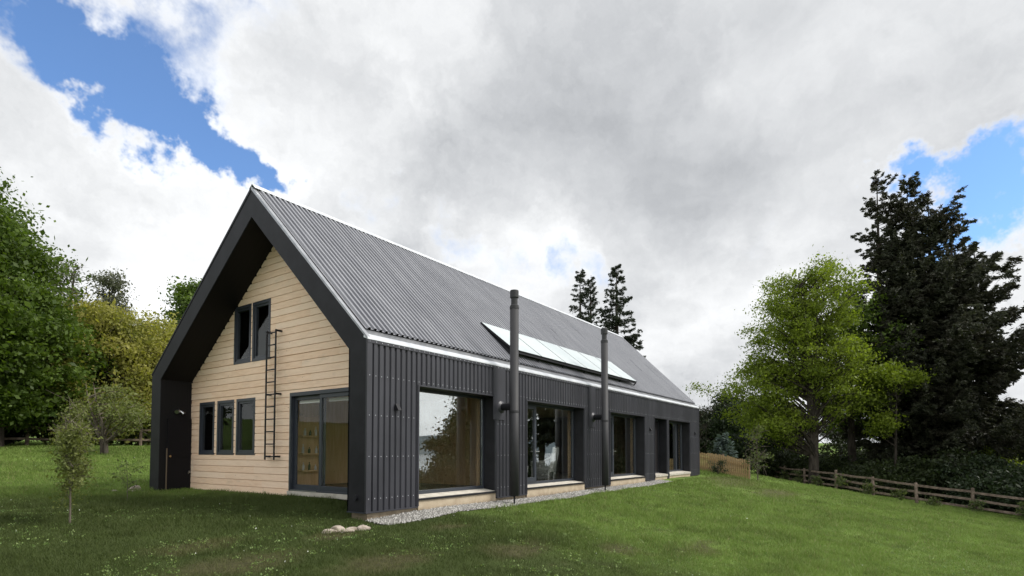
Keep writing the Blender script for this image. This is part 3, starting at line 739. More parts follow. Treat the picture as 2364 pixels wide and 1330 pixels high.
q = MB(); wicker_weave(q, (-.3, .28, .3), (.3, .28, .3), (.34, .42, 1.05), (-.34, .42, 1.05), 18, 24, .009)
q.tube([(-.33, .3, .4), (-.36, .40, .9), (-.30, .42, 1.05), (0, .43, 1.1), (.30, .42, 1.05), (.36, .40, .9), (.33, .3, .4)], .025, 8); q.build('backrest', M['wicker'], t, smooth=True)
for s in (-1, 1):
    q = MB(); wicker_weave(q, (s * .33, -.28, .08), (s * .33, .3, .08), (s * .36, .34, .66), (s * .36, -.28, .6), 12, 12, .009)
    q.tube([(s * .36, .38, .78), (s * .38, .1, .62), (s * .38, -.26, .61), (s * .35, -.31, .5)], .028, 8); q.build('armrest', M['wicker'], t, smooth=True)
q = MB(); wicker_weave(q, (-.33, -.28, .1), (.33, -.28, .1), (.33, -.28, .4), (-.33, -.28, .4), 18, 10, .009); q.build('apron', M['wicker'], t)
for sx_ in (-1, 1):
    for sy_ in (-1, 1): MB().tube([(sx_ * .31, sy_ * .26, 0), (sx_ * .31, sy_ * .26, .4)], .022, 8).build('leg', M['wicker'], t)
t = thing('wicker_table', 'low white wicker side table left of the wicker armchair', 'table', (6.6, 1.1, .17))
q = MB(); q.tube([(0, 0, .5), (0, 0, .53)], .3, 20); q.build('tabletop', M['wicker'], t)
q = MB(); wicker_weave(q, (-.2, -.2, .05), (.2, -.2, .05), (.24, -.24, .5), (-.24, -.24, .5), 12, 12, .009); wicker_weave(q, (-.2, .2, .05), (-.2, -.2, .05), (-.24, -.24, .5), (-.24, .24, .5), 12, 12, .009); q.build('base', M['wicker'], t)

# ------------------------------------------------------------------ gravel strip, stones
mb = MB(); xs = np.arange(.05, 15.2, .35)
edge_ = [(-.02 - .0, -.48 - .06 * math.sin(x * 2.1) - .05 * math.sin(x * 5.3)) for x in xs]
vs = []; 
for x, (a, b) in zip(xs, edge_): vs += [(x, .07, tz(x, .07) + .03), (x, b * .5, tz(x, b * .5) + .035), (x, b, tz(x, b) + .012)]
fs = []
for i in range(len(xs) - 1): fs += [(3 * i, 3 * i + 1, 3 * i + 4, 3 * i + 3), (3 * i + 1, 3 * i + 2, 3 * i + 5, 3 * i + 4)]
M['gravelbase'] = mat('gravel_bed', (.3, .3, .29), .9, 0, .2, vary((.26, .25, .23), (.10, .09, .08), 30, (1, 1, 1), .8))
mb.add(vs, [f[::-1] for f in fs]); tag(mb.build('gravel_path', M['gravelbase']), kind='structure')
ng = 16000; gxr = RNG.uniform(.0, 15.3, ng) ** 1.0; gyr = -RNG.uniform(-.06, .56, ng) * (1 + .1 * np.sin(gxr * 2.1)); gzr = terr(gxr, gyr) + .03 + RNG.uniform(-.004, .02, ng)
sz = RNG.uniform(.008, .022, ng); tet = np.array([(1, 0, -.5), (-.5, .87, -.5), (-.5, -.87, -.5), (0, 0, .9)])
T4 = []; ang = RNG.uniform(0, 6.28, ng); ca, sa = np.cos(ang), np.sin(ang)
rot = np.stack([np.stack([ca, -sa, 0 * ca], -1), np.stack([sa, ca, 0 * ca], -1), np.stack([0 * ca, 0 * ca, 1 + 0 * ca], -1)], 1)
pv = np.einsum('nij,kj->nki', rot, tet) * (sz[:, None, None] * RNG.uniform(.7, 1.3, (ng, 4, 1))) + np.stack([gxr, gyr, gzr], -1)[:, None]
me = bpy.data.meshes.new('gravel'); me.vertices.add(ng * 4); me.vertices.foreach_set('co', pv.astype(np.float32).ravel())
fi = (np.arange(ng)[:, None, None] * 4 + np.array([(0, 1, 3), (1, 2, 3), (2, 0, 3)])[None]).reshape(-1)
me.loops.add(len(fi)); me.loops.foreach_set('vertex_index', fi.astype(np.int32)); npoly = len(fi) // 3
me.polygons.add(npoly); me.polygons.foreach_set('loop_start', np.arange(0, len(fi), 3, dtype=np.int32)); me.polygons.foreach_set('loop_total', np.full(npoly, 3, dtype=np.int32))
me.update(calc_edges=True); me.materials.append(M['gravelst']); o = bpy.data.objects.new('gravel', me); C.objects.link(o)
tag(o, 'pale grey gravel strip along the foot of the long facade', 'gravel', kind='stuff')

import bmesh
def stone(x, y, sx_, sy_, sz_, seed, lab, grp):
    bm = bmesh.new(); bmesh.ops.create_icosphere(bm, subdivisions=3, radius=1); rg = random.Random(seed)
    ph = [rg.uniform(0, 6) for _ in range(6)]
    for v in bm.verts:
        c = v.co; k = 1 + .16 * math.sin(c.x * 2.6 + ph[0]) * math.cos(c.y * 2.3 + ph[1]) + .10 * math.sin(c.z * 4 + ph[2] + c.x * 2) + .05 * math.sin(c.y * 9 + ph[3]) + .04 * math.sin(c.x * 11 + c.z * 7 + ph[4])
        v.co = Vector((c.x * sx_, c.y * sy_, c.z * sz_)) * k
    me = bpy.data.meshes.new('stone'); bm.to_mesh(me); bm.free(); me.polygons.foreach_set('use_smooth', [True] * len(me.polygons)); me.materials.append(M['rock'])
    o = bpy.data.objects.new('stone', me); C.objects.link(o); o.location = (x, y, tz(x, y) + sz_ * .22); o.rotation_euler = (0, 0, rg.uniform(0, 3))
    return tag(o, lab, 'stone', grp)
for i, (x, y, a, b, c, lab) in enumerate([(-1.12, -.42, .13, .09, .05, 'flat pale stone at the left end of the pile by the house corner'), (-.93, -.40, .12, .10, .075, 'highest pinkish stone in the pile by the house corner'),
        (-.90, -.56, .17, .08, .04, 'long low stone at the front of the pile by the house corner'), (-.72, -.48, .12, .09, .055, 'pale stone in the middle right of the pile by the house corner'),
        (-.53, -.56, .13, .10, .065, 'rounded pale stone at the right end of the pile by the house corner')]): stone(x, y, a, b, c, i, lab, 'stones piled at the near house corner')
for i, (x, y, a, b, c, lab) in enumerate([(-.35, 9.0, .16, .13, .12, 'grey stone against the foot of the dark left corner of the house'), (-.55, 8.75, .12, .1, .05, 'low pale stone in front of the left corner of the house'),
        (-.8, 9.15, .11, .09, .05, 'small pale stone farthest left of the dark corner')]): stone(x, y, a, b, c, 20 + i, lab, 'stones at the left house corner')

# ------------------------------------------------------------------ fences
rd = random.Random(11)
def post_rail(name, posts, rails, h, label, pw=.13):
    x0, y0 = posts[0]; b = Vector((x0, y0, tz(x0, y0)))
    t = thing(name, label, 'fence', b)
    P_ = []
    for (x, y) in posts:
        z = tz(x, y); hh = h + rd.uniform(-.05, .08); dx, dy = rd.uniform(-.03, .03), rd.uniform(-.03, .03)
        q = MB(); p0 = Vector((x, y, z - .3)) - b; p1 = Vector((x + dx, y + dy, z + hh)) - b
        q.tube([p0, p1.lerp(p0, .03), p1], [pw * .62, pw * .58, pw * .45], 6); q.build('post', M['fence'], t); P_.append(Vector((x, y, z)) - b)
    for a, c in zip(P_, P_[1:]):
        for r_ in rails:
            m_ = a.lerp(c, .5) + Vector((0, 0, r_ + rd.uniform(-.03, .01)))
            e0 = a + Vector((0, 0, r_ + rd.uniform(-.03, .03))); e1 = c + Vector((0, 0, r_ + rd.uniform(-.03, .03)))
            q = MB(); q.bar(e0, m_, .05, .11); q.bar(m_, e1, .05, .108); q.build('rail', M['fence'], t)
    return t
FP = [(39.16, .09), (37.13, -1.36), (35.13, -2.86), (32.88, -4.87), (30.63, -6.88), (28.96, -8.84), (28.04, -11.01), (27.2, -13.4), (26.5, -15.9)]
post_rail('post_and_rail_fence', FP, (.28, .64, 1.0), 1.17, 'weathered brown post and rail fence along the right edge of the lawn')
LF = [(-5.5, 24.6), (-3, 25.6), (-.6, 26.4), (1.7, 26.6), (4.0, 26.4), (6.4, 26.0), (8.8, 25.6)]
post_rail('post_and_rail_fence', LF, (.38, .95), 1.35, 'dark post and rail fence in shade under the left trees')
# pale board fence beyond the far corner
A = Vector((23.2, 2.0)); B = Vector((25.9, -1.05)); 
t = thing('board_fence', 'pale new vertical board fence beyond the far end of the house', 'fence', (A.x, A.y, tz(A.x, A.y)))
O = Vector((A.x, A.y, tz(A.x, A.y))); nb = 34
# direction in plan measured from the picture: nearer at its right end
A = Vector((24.05, .95)); B = Vector((23.6, -1.75)); 
t.location = (A.x, A.y, tz(A.x, A.y)); O = Vector(t.location)
for k in range(26):
    p = A.lerp(B, k / 25); z = tz(p.x, p.y) - O.z; h = .98 + rd.uniform(-.03, .03)
    MB().box(-.012, .012, -.040, .040, -.05, h).build('board', M['pallet'], t).location = (p.x - O.x, p.y - O.y, z)
    t.children[-1].rotation_euler = (rd.uniform(-.01, .01), 0, math.atan2(B.y - A.y, B.x - A.x) + R(90))
q = MB()
for r_ in (.22, .72): q.bar(Vector((0.04, 0, r_)), Vector((B.x - O.x + .04, B.y - O.y, r_ + tz(B.x, B.y) - O.z)), .05, .09)
q.build('rail', M['pallet'], t)
for s in (0, .5, 1):
    p = A.lerp(B, s); MB().box(.06, .16, -.05, .05, -.3, 1.05).build('post', M['fence'], t).location = (p.x - O.x, p.y - O.y, tz(p.x, p.y) - O.z)

# ------------------------------------------------------------------ trees
def rhomb(P_, size, rg, flat=0., elong=1.7, aim=None):
    n = len(P_); a = rg.normal(size=(n, 3)); 
    if aim is not None: a = a * .35 + aim
    a /= np.linalg.norm(a, axis=1)[:, None]
    c = rg.normal(size=(n, 3)); c[:, 2] *= (1 - flat); b = np.cross(a, c); b /= np.linalg.norm(b, axis=1)[:, None] + 1e-9
    s = (size * np.clip(rg.lognormal(-.08, .38, n), .35, 2.0))[:, None]
    return np.stack([P_ - a * s * elong * .5, P_ + b * s * .5, P_ + a * s * elong * .5, P_ - b * s * .5], 1).reshape(-1, 3)
def branch(q, p, e, r0, r1, rg, sag=.1, seg=6, n=5):
    p = np.array(p, float); e = np.array(e, float); L_ = np.linalg.norm(e - p); pts = []
    k1 = rg.normal(size=3) * L_ * .05
    for i in range(n):
        s = i / (n - 1); c = p * (1 - s) + e * s + k1 * math.sin(s * math.pi) + np.array([0, 0, math.sin(s * math.pi) * L_ * sag]); pts.append(c)
    q.tube([tuple(c) for c in pts], [r0 + (r1 - r0) * (i / (n - 1)) for i in range(n)], seg, cap=False); return pts
def broadleaf(name, label, x, y, ztop, leafm, rx, base, seed, ncl=130, nlf=190, lsize=.15, cl=.55, cat='tree', bark='bark', group=None, trunk_r=None, ry=None, lobes=None, cx=0, cy=0, shell=.55, stems=1, droop=0., twigs=0, bmin=.008):
    """trunk, limbs to leaf clusters spread through the crown's volume, gaps between the clusters"""
    rg = np.random.default_rng(seed); z0 = tz(x, y); t = thing(name, label, cat, (x, y, z0), 0, group); H = ztop - z0; zb = base * H; ry = ry or rx
    tr = trunk_r or H * .022; q = MB(); tops = []
    for s in range(stems):
        ox, oy = (rg.normal(size=2) * tr * 2.2 if stems > 1 else (0, 0)); tx, ty = cx * .5 + rg.normal() * rx * .15, cy * .5 + rg.normal() * rx * .12
        pts = [(ox, oy, -.3), (ox * 1.1 + tx * .08, oy * 1.1, H * .15), (ox * 1.6 + tx * .3, oy * 1.6 + ty * .3, H * .4), (ox * 2 + tx * .7, oy * 2 + ty * .7, H * .68), (ox * 2 + tx, oy * 2 + ty, H * .9)]
        q.tube(pts, [tr * 1.35, tr, tr * .72, tr * .4, tr * .12], 9, cap=False); tops.append([np.array(p) for p in pts])
    lobes = lobes or [(cx, cy, (zb + H) / 2, rx, ry, (H - zb) / 2)]
    vol = np.array([a[3] * a[4] * a[5] for a in lobes]); vol = vol / vol.sum(); cs = []
    for li, n in zip(lobes, rg.multinomial(ncl, vol)):
        d = rg.normal(size=(n, 3)); d /= np.linalg.norm(d, axis=1)[:, None]; rr = rg.uniform(0, 1, n) ** (1 / 3 * shell) * rg.uniform(.8, 1.04, n)
        c = d * rr[:, None] * np.array(li[3:6]) + np.array(li[:3]); cs.append(c)
    cs = np.concatenate(cs); cs = cs[cs[:, 2] > zb * .8]
    LP = []; AIM = []
    for c in cs:
        tp = tops[rg.integers(len(tops))]; hh = min(max(c[2] - np.hypot(c[0], c[1]) * rg.uniform(.5, 1.1), H * .12), H * .85)
        k = 0
        while k < len(tp) - 2 and tp[k + 1][2] < hh: k += 1
        s = (hh - tp[k][2]) / max(tp[k + 1][2] - tp[k][2], 1e-3); st = tp[k] * (1 - s) + tp[k + 1] * s; ln = np.linalg.norm(c - st)
        bp = branch(q, st, c, min(tr * .4, .018 * ln + .01), bmin, rg, .06, 5, 5)
        n = int(nlf * rg.uniform(.5, 1.35)); g = rg.normal(size=(n, 3)) * np.array([cl, cl, cl * .55]) * rg.uniform(.7, 1.25)
        g[:, 2] -= droop * np.abs(rg.normal(size=n)); LP.append(c + g)
        m_ = n // 4; s_ = rg.uniform(.45, 1, m_)[:, None]; LP.append(st * (1 - s_) + c * s_ + rg.normal(size=(m_, 3)) * cl * .35)
        for _ in range(twigs):
            e = c + rg.normal(size=3) * cl * 1.3; branch(q, c, e, bmin * 1.2, bmin * .5, rg, .02, 3, 3)
    q.build('trunk', M[bark], t)
    LP = np.concatenate(LP); LP = LP[LP[:, 2] > .1]
    npmesh('crown', rhomb(LP, lsize, rg, .3), 4, leafm, t)
    return t
def conifer(name, label, x, y, ztop, leafm, rfun, base, seed, jag=(.55, 1.12), nb=150, ls=.16, dens=26, droop=.25, cat='tree', bark='bark', lean=(0, 0), tops=None, asym=None, hang=.5, group=None, tr=None, uptip=.35):
    rg = np.random.default_rng(seed); z0 = tz(x, y); t = thing(name, label, cat, (x, y, z0), 0, group); H = ztop - z0; tr = tr or H * .018
    q = MB(); tops = tops or [(0, 0, 1.0, 1.0)]; LP = []; AM = []
    for (ox, oy, hf, wf) in tops:
        hN = H * hf; q.tube([(ox * .3, oy * .3, -.4), (ox * .6, oy * .6, hN * .3), (ox, oy, hN * .65), (ox, oy, hN * .99)], [tr * 1.2, tr * .9, tr * .5, .012], 9, cap=False)
        for i in range(int(nb * wf)):
            f = base + (1 - base) * rg.uniform(0, 1) ** .85; zc = f * hN; az = rg.uniform(0, 2 * math.pi)
            Lb = rfun(f) * wf * rg.uniform(*jag)
            if asym: Lb *= asym(az, zc)
            if Lb < .12: Lb = .12
            s0 = np.array([ox * min(1, .3 + f), oy * min(1, .3 + f), zc]); dirh = np.array([math.cos(az), math.sin(az), 0.])
            up0 = rg.uniform(-.1, .25) + (f - .5) * .7
            side = np.array([-dirh[1], dirh[0], 0]); zf = lambda u: (up0 * u - droop * 1.6 * u ** 1.5 + uptip * u ** 4) * Lb
            ns = max(int(5.5 * Lb), 4); us = rg.uniform(.08, 1, ns) ** .75; us[0] = .93
            for u in us:
                sg = rg.choice([-1, 1]) * rg.uniform(.2, 1.1) if u < .9 else rg.uniform(-.2, .2)
                sd2 = dirh * rg.uniform(.5, 1) + side * sg; sd2[2] += rg.uniform(-.15, .3) - hang * .25; sd2 /= np.linalg.norm(sd2)
                ls_ = (.16 + .34 * Lb * (1 - .62 * u)) * rg.uniform(.6, 1.15); n = max(int(dens * ls_), 7); q_ = rg.uniform(0, 1, n)
                p0_ = s0 + dirh * (u * Lb) + np.array([0, 0, zf(u)])
                c = p0_ + sd2 * (q_ * ls_)[:, None] + rg.normal(size=(n, 3)) * .05 * (1.25 - q_)[:, None]; c[:, 2] += -hang * .32 * ls_ * q_ ** 2 - rg.exponential(.07, n) * hang + .12 * q_ ** 3
                am = np.tile(sd2, (n, 1)) + rg.normal(size=(n, 3)) * .5; am[:, 2] -= hang * .35; LP.append(c); AM.append(am)
            pts = [tuple(s0 + dirh * (u * Lb) + np.array([0, 0, (up0 * u - droop * 1.6 * u ** 1.5 + uptip * u ** 4) * Lb])) for u in (0, .33, .66, 1)]
            q.tube(pts, [.012 + .012 * Lb, .01 + .007 * Lb, .008, .004], 4, cap=False)
    q.build('trunk', M[bark], t); LP = np.concatenate(LP); AM = np.concatenate(AM)
    npmesh('crown', rhomb(LP, ls, rg, .3, 3.2, AM), 4, leafm, t); return t

# left side
broadleaf('broadleaf_tree', 'big dense dark green broadleaf tree at the far left edge', .3, 25.5, 13.5, L['deep'], 4.7, .10, 1, ncl=420, nlf=330, lsize=.10, cl=.48,
          lobes=[(-1.8, 0, 6.2, 4.2, 4.2, 5.4), (.9, .5, 4.2, 3.3, 3.4, 3.3), (-1.6, 0, 9.9, 2.5, 2.5, 2.4), (1.7, -.2, 5.9, 1.3, 1.5, 1.3), (-.4, 0, 8.2, 2.6, 2.2, 2.0)])
broadleaf('broadleaf_tree', 'thin grey-green tree top rising behind the yellow-green trees', 17.2, 62.5, 21.5, L['grey'], 2.0, .25, 2, ncl=95, nlf=130, lsize=.13, cl=.5, twigs=4, group='sparse trees behind the left trees')
broadleaf('broadleaf_tree', 'sparse brownish tree just right of the big dark green tree', 9.6, 50.5, 18.2, L['grey'], 2.4, .2, 3, ncl=70, nlf=90, lsize=.12, cl=.55, twigs=5, group='sparse trees behind the left trees')
broadleaf('broadleaf_tree', 'tall yellow-green tree right of the big dark tree', 4.9, 26.9, 9.3, L['yellow'], 3.3, .06, 4, ncl=240, nlf=230, lsize=.085, cl=.5, droop=.15, twigs=2)
broadleaf('broadleaf_tree', 'yellow-green tree with twiggy top close to the house gable', 8.0, 27.6, 9.0, L['yellow'], 2.9, .03, 5, ncl=210, nlf=200, lsize=.085, cl=.5, droop=.15, twigs=3)
broadleaf('broadleaf_tree', 'pale bare-topped tree touching the left roof edge', 10.9, 31.6, 9.9, L['yellow'], 2.4, .1, 6, ncl=110, nlf=110, lsize=.085, cl=.5, twigs=4)
broadleaf('broadleaf_tree', 'small green tree top peeking over the left roof slope', 14.7, 38.2, 15.0, L['deep'], 1.8, .4, 7, ncl=70, nlf=190, lsize=.12, cl=.45)
broadleaf('fruit_tree', 'small pale fruit tree on the lawn in front of the left fence', 2.9, 19.8, 4.3, L['olive2'], 1.9, .26, 8, lobes=[(0, -.3, 2.2, 1.2, 1.3, .7), (0, 1.2, 1.7, 1.0, .9, .7), (0, -1.5, 1.6, .8, .8, .6), (0, .4, 2.7, .7, .6, .5)], shell=1.0, ncl=42, nlf=70, lsize=.07, cl=.26, bark='bark2', stems=2, trunk_r=.07, twigs=3)
broadleaf('sapling', 'young drooping sapling standing alone on the left lawn', -3.55, 3.2, 2.25, L['olive2'], .46, .28, 9, ncl=105, nlf=62, lsize=.024, cl=.085, bark='bark2', trunk_r=.014, droop=.16, twigs=3, bmin=.003, shell=1.0,
          lobes=[(0, .05, 1.85, .14, .20, .32), (.15, .42, 1.5, .2, .26, .22), (-.1, -.40, 1.55, .2, .26, .18), (0, -.1, 1.2, .24, .34, .30), (.1, .38, 1.05, .12, .16, .22), (0, -.35, .95, .12, .14, .3), (0, .1, .6, .1, .14, .25)])
broadleaf('sapling', 'tiny thin sapling between the young tree and the dark house corner', -1.55, 6.3, 1.05, L['olive'], .26, .25, 10, ncl=14, nlf=12, lsize=.03, cl=.10, bark='bark2', trunk_r=.008, twigs=2, bmin=.002)
hedge_pts = [(-4.6, 27.5, 3.2, 2.2), (-1.6, 28.4, 3.5, 2.2), (1.2, 28.6, 3.2, 2.0), (4.0, 28.2, 3.0, 1.9), (6.6, 27.7, 3.1, 1.9), (9.4, 28.4, 3.4, 2.0), (-7.5, 27, 4, 2.2), (12.2, 29.5, 3.6, 2.2)]
wl = ['leftmost dark shrub under the big tree at the picture edge', 'dark shrub behind the left fence beside the big trunk', 'dark shrub behind the left fence right of the big trunk', 'shrub behind the left fence below the tall yellow-green tree',
      'shrub behind the left fence behind the fruit tree', 'shrub behind the left fence nearest the house', 'dark shrub outside the left edge of the lawn', 'shrub hidden low behind the house gable corner']
for i, (x, y, h, r_) in enumerate(hedge_pts):
    broadleaf('shrub', wl[i], x, y, tz(x, y) + h, L['bush'] if i < 3 or i > 5 else L['olive'], r_, .02, 30 + i, ncl=55, nlf=150, lsize=.13, cl=.42, cat='shrub', group='shrubs behind the left fence', shell=1)

# conifers behind the roof
rw = lambda f: 3.3 * (1 - f) ** .8 + .25
conifer('conifer', 'twin-stemmed dark conifer behind the roof, left of its neighbour', 42.5, 17.3, 19.1, L['needle2'], lambda f: 2.3 * (1 - f) ** .75 + .25, .15, 41, nb=200, ls=.055, dens=85, tops=[(-.45, .4, 1.0, 1.0), (.45, -.3, .97, .9)], group='conifers behind the roof', hang=.7)
conifer('conifer', 'wider open-crowned dark conifer behind the roof, right of the twin-stemmed one', 41.2, 13.4, 18.6, L['needle2'], lambda f: 4.6 * (1 - f) ** .95 + .3, .12, 42, nb=230, ls=.06, dens=75, group='conifers behind the roof', hang=.7)

# right side group
camdir = Vector((.9, .05))
def asymR(az, z):       # longer branches towards the open side (-Y), shorter towards the lit tree
    s = -math.sin(az); k = 1 + .30 * max(s, 0) - .12 * max(-s, 0)
    if z > 4 and s > .2: k *= 1 + .22 * math.sin(z * 1.35 + 1.0)
    return k
def bigr(f): return .35 + 6.3 * (1 - f) ** .72 * (1 - .35 * math.exp(-((f - .15) / .12) ** 2)) + .35
L['needle'] = leafmat('dark_needle', (.022, .027, .015), (.050, .054, .030), (.032, .028, .019), .15)
conifer('conifer', 'huge almost black conifer towering over the right fence', 41.5, -9.2, 21.5, L['needle'], bigr, .06, 43, jag=(.35, 1.3), nb=330, ls=.062, dens=105, droop=.17,
        tops=[(0.2, 2.0, 1.0, .50), (.3, 1.2, .93, .5), (0, .2, .955, .62), (.2, -1.0, .90, .6), (.2, -2.2, .84, .62), (0, -3.4, .73, .5), (0, .6, .80, .85)], asym=asymR, hang=.6, tr=.34, uptip=.5)
broadleaf('broadleaf_tree', 'sprawling bright lime-green tree left of the huge dark conifer', 35.0, -3.1, 14.6, L['lime'], 5.0, .12, 51, ncl=400, nlf=170, lsize=.08, cl=.42, stems=3, trunk_r=.17, twigs=2, shell=1.0,
          lobes=[(0, .9, 9.6, 3.0, 3.4, 3.6), (0, -.9, 12.5, 2.4, 2.8, 3.1), (0, 1.4, 13.2, 1.5, 1.7, 1.8), (-1, 2.8, 6.6, 2.6, 2.3, 2.8), (0, -2.0, 7.2, 2.6, 1.9, 3.0), (0, 6.2, 7.0, .9, 1.5, .7), (0, 5.0, 5.6, .8, 1.2, .8), (0, 4.7, 9.9, .6, .7, .5), (-1, 1.9, 4.0, 2.2, 2.6, 1.3)])
broadleaf('broadleaf_tree', 'darker green tree between the lime tree and the big conifer', 39.0, -5.4, 13.6, L['deep'], 3.0, .25, 52, ncl=110, nlf=120, lsize=.11, cl=.5, trunk_r=.26, twigs=2, shell=1)
broadleaf('broadleaf_tree', 'small lime-green tree in front of the big conifer', 36.2, -7.9, 7.4, L['lime'], 2.4, .45, 53, ncl=44, nlf=150, lsize=.095, cl=.36, trunk_r=.09, lobes=[(0, -.1, 7.7, 1.5, 1.6, .8), (0, .9, 6.8, 1.3, .9, .8), (0, .5, 4.6, 1.0, .6, 1.0)])
for i, (x, y, zt, r_, lm, lab) in enumerate([(45.5, 4.2, 6.3, 2.9, 'ever', 'dark evergreen rounded tree left of the lime tree'), (44.3, 7.6, 4.8, 2.4, 'ever', 'dark evergreen tree right behind the far house corner'),
        (47.5, 1.3, 6.0, 2.6, 'ever', 'dark evergreen tree half hidden behind the lime tree'), (53, -15.4, 4.4, 3.0, 'bush', 'dull green tree at the far right edge of the view'), (50, -19.5, 5.5, 3.2, 'bush', 'dull green tree beyond the right picture edge')]):
    broadleaf('broadleaf_tree', lab, x, y, zt, L[lm], r_, .06, 60 + i, ncl=130, nlf=260, lsize=.11, cl=.45, group='dark trees beyond the right fence', shell=.8)
broadleaf('bare_tree', 'leafless twiggy tree at the far corner of the house', 34.4, 4.0, 5.0, L['grey'], 1.5, .2, 66, ncl=26, nlf=8, lsize=.06, cl=.4, twigs=8, trunk_r=.07)
broadleaf('sapling', 'thin upright sapling with few leaves at the right end of the board fence', 23.0, -2.3, 2.45, L['olive'], .55, .2, 67, ncl=30, nlf=22, lsize=.05, cl=.2, bark='bark2', trunk_r=.025, twigs=3)
conifer('spruce', 'small blue-grey spruce rising behind the board fence', 25.6, .0, 2.0, L['blue'], lambda f: .85 * (1 - f) + .05, .05, 68, nb=80, ls=.06, dens=60, droop=.05, hang=.1)
broadleaf('shrub', 'low dark shrub against the middle of the board fence', 22.9, -.4, tz(22.9, -.4) + .8, L['ever'], .55, .02, 69, ncl=16, nlf=50, lsize=.035, cl=.12, cat='shrub', shell=1, trunk_r=.02)
ul = ['dark shrub behind the fence at the board fence end', 'second shrub along the right fence', 'shrub behind the fence below the lime tree', 'shrub between the lime tree trunks', 'dark shrub behind the middle fence posts', 'shrub below the big conifer on its left',
      'shrub at the foot of the big conifer', 'dark shrub right of the big conifer trunk', 'dark shrub behind the nearest fence rails', 'last dark shrub at the right picture edge', 'lime-green shrub right of the big conifer', 'bushy growth far behind the lime tree', 'bushy growth far behind the conifer', 'dark bush outside the right edge']
for i, (x, y, h, r_, lm) in enumerate([(36.5, 2.0, 2.6, 1.7, 'ever'), (39.5, -.6, 2.2, 1.7, 'bush'), (38.2, -2.9, 2.0, 1.7, 'bush'), (39.5, -5.0, 2.4, 1.8, 'bush'), (36.0, -6.6, 1.9, 1.6, 'bush'), (36.5, -8.6, 2.6, 1.8, 'bush'),
        (37.5, -10.4, 3.4, 2.2, 'bush'), (36.0, -12.0, 3.2, 2.1, 'ever'), (33.6, -12.6, 2.4, 1.7, 'ever'), (32.3, -14.2, 2.5, 1.8, 'ever'), (40.9, -13.2, 3.9, 1.6, 'lime'), (50, -4, 6.5, 4.6, 'bush'), (50, -8.5, 6.5, 4.6, 'ever'), (33.0, -17.5, 3.0, 2.2, 'ever')]):
    broadleaf('shrub', ul[i], x, y, tz(x, y) + h, L[lm], r_, .02, 80 + i, ncl=70, nlf=200, lsize=.09, cl=.36, cat='shrub', group='shrubs beyond the right fence', shell=1, twigs=1)
# climbing plants at the fence
rgp = random.Random(5)
for i in range(10):
    s = i / 10 * 7.2; k = int(s); a, b = FP[min(k + 1, 7)], FP[min(k + 2, 8)]; f = s - k; x = a[0] * (1 - f) + b[0] * f - .35; y = a[1] * (1 - f) + b[1] * f
    broadleaf('weed', 'leafy weed clump number %s along the fence counted from the far end' % ['one', 'two', 'three', 'four', 'five', 'six', 'seven', 'eight', 'nine', 'ten'][i], x, y, tz(x, y) + rgp.uniform(.5, 1.0), L['olive'], .32, .02, 120 + i, ncl=12, nlf=26, lsize=.06, cl=.13, cat='plant', group='weeds growing through the right fence', shell=1, trunk_r=.012)
# trees by the lake side, outside the frame, mirrored in the long facade's glass
broadleaf('broadleaf_tree', 'tall dense dark tree on the lake side seen mirrored in the first window', 29.15, -19.0, 12.5, L['ever'], 4.4, .02, 91, ncl=460, nlf=300, lsize=.13, cl=.5, shell=.9,
          lobes=[(1.4, 1.0, 10.5, 3.0, 3.0, 4.0), (.3, .3, 7.0, 3.5, 3.5, 3.4), (-.3, -.3, 4.0, 4.2, 4.2, 2.4), (-.5, -.5, 2.0, 5.2, 5.2, 2.0)], group='lake side trees')
conifer('conifer', 'high-crowned conifer on the lake side mirrored in the second window', 40.5, -20.5, 15, L['needle2'], lambda f: 4.6 * (1 - f) ** .7 + .3, .30, 92, nb=300, ls=.08, dens=70, hang=.9, group='lake side trees')
# trees behind the photographer's left, mirrored in the gable glass
for i, (x, y, zt) in enumerate([(-26, 14, 12), (-22, 22, 13), (-30, 6, 11), (-27, -2, 10)]):
    broadleaf('broadleaf_tree', ['green tree left of the lawn mirrored in the gable windows', 'green tree far left mirrored in the upper window', 'green tree behind the photographer on the left', 'nearest green tree behind the photographer'][i], x, y, zt, L['deep'], 4.5, .08, 95 + i, ncl=130, nlf=120, lsize=.24, cl=.8, group='trees left of the lawn out of view')

# ------------------------------------------------------------------ grass blades on the near lawn
def inview(x, y, pad=.06):
    dx, dy = x - CAMP.x, y - CAMP.y; f = dx * math.cos(YAW) + dy * math.sin(YAW); l = dx * math.sin(YAW) - dy * math.cos(YAW)
    return (f > 3.5) & (np.abs(l / np.maximum(f, .1)) < .92 + pad), f
n = 900000; u = RNG.uniform(0, 1, n); fd = 4.6 * (34 / 4.6) ** u; ll = RNG.uniform(-.97, .97, n) * fd
bx = CAMP.x + fd * math.cos(YAW) + ll * math.sin(YAW); by = CAMP.y + fd * math.sin(YAW) - ll * math.cos(YAW)
keep = ~((bx > .0) & (bx < 21.1) & (by > -.5) & (by < 9.1)) & ~((bx > -.04) & (bx < 15.4) & (by > -.56) & (by < .1)) | ((bx > .02) & (bx < .8) & (by > .55) & (by < 8.4))
def vn(x, y, s, seed):
    rg = np.random.default_rng(seed); g = rg.uniform(0, 1, (256, 256)); xi = x * s + 1000; yi = y * s + 1000
    x0 = np.floor(xi).astype(int); y0 = np.floor(yi).astype(int); fx = xi - x0; fy = yi - y0; fx = fx * fx * (3 - 2 * fx); fy = fy * fy * (3 - 2 * fy)
    g_ = lambda a, b: g[a % 256, b % 256]
    return (g_(x0, y0) * (1 - fx) + g_(x0 + 1, y0) * fx) * (1 - fy) + (g_(x0, y0 + 1) * (1 - fx) + g_(x0 + 1, y0 + 1) * fx) * fy
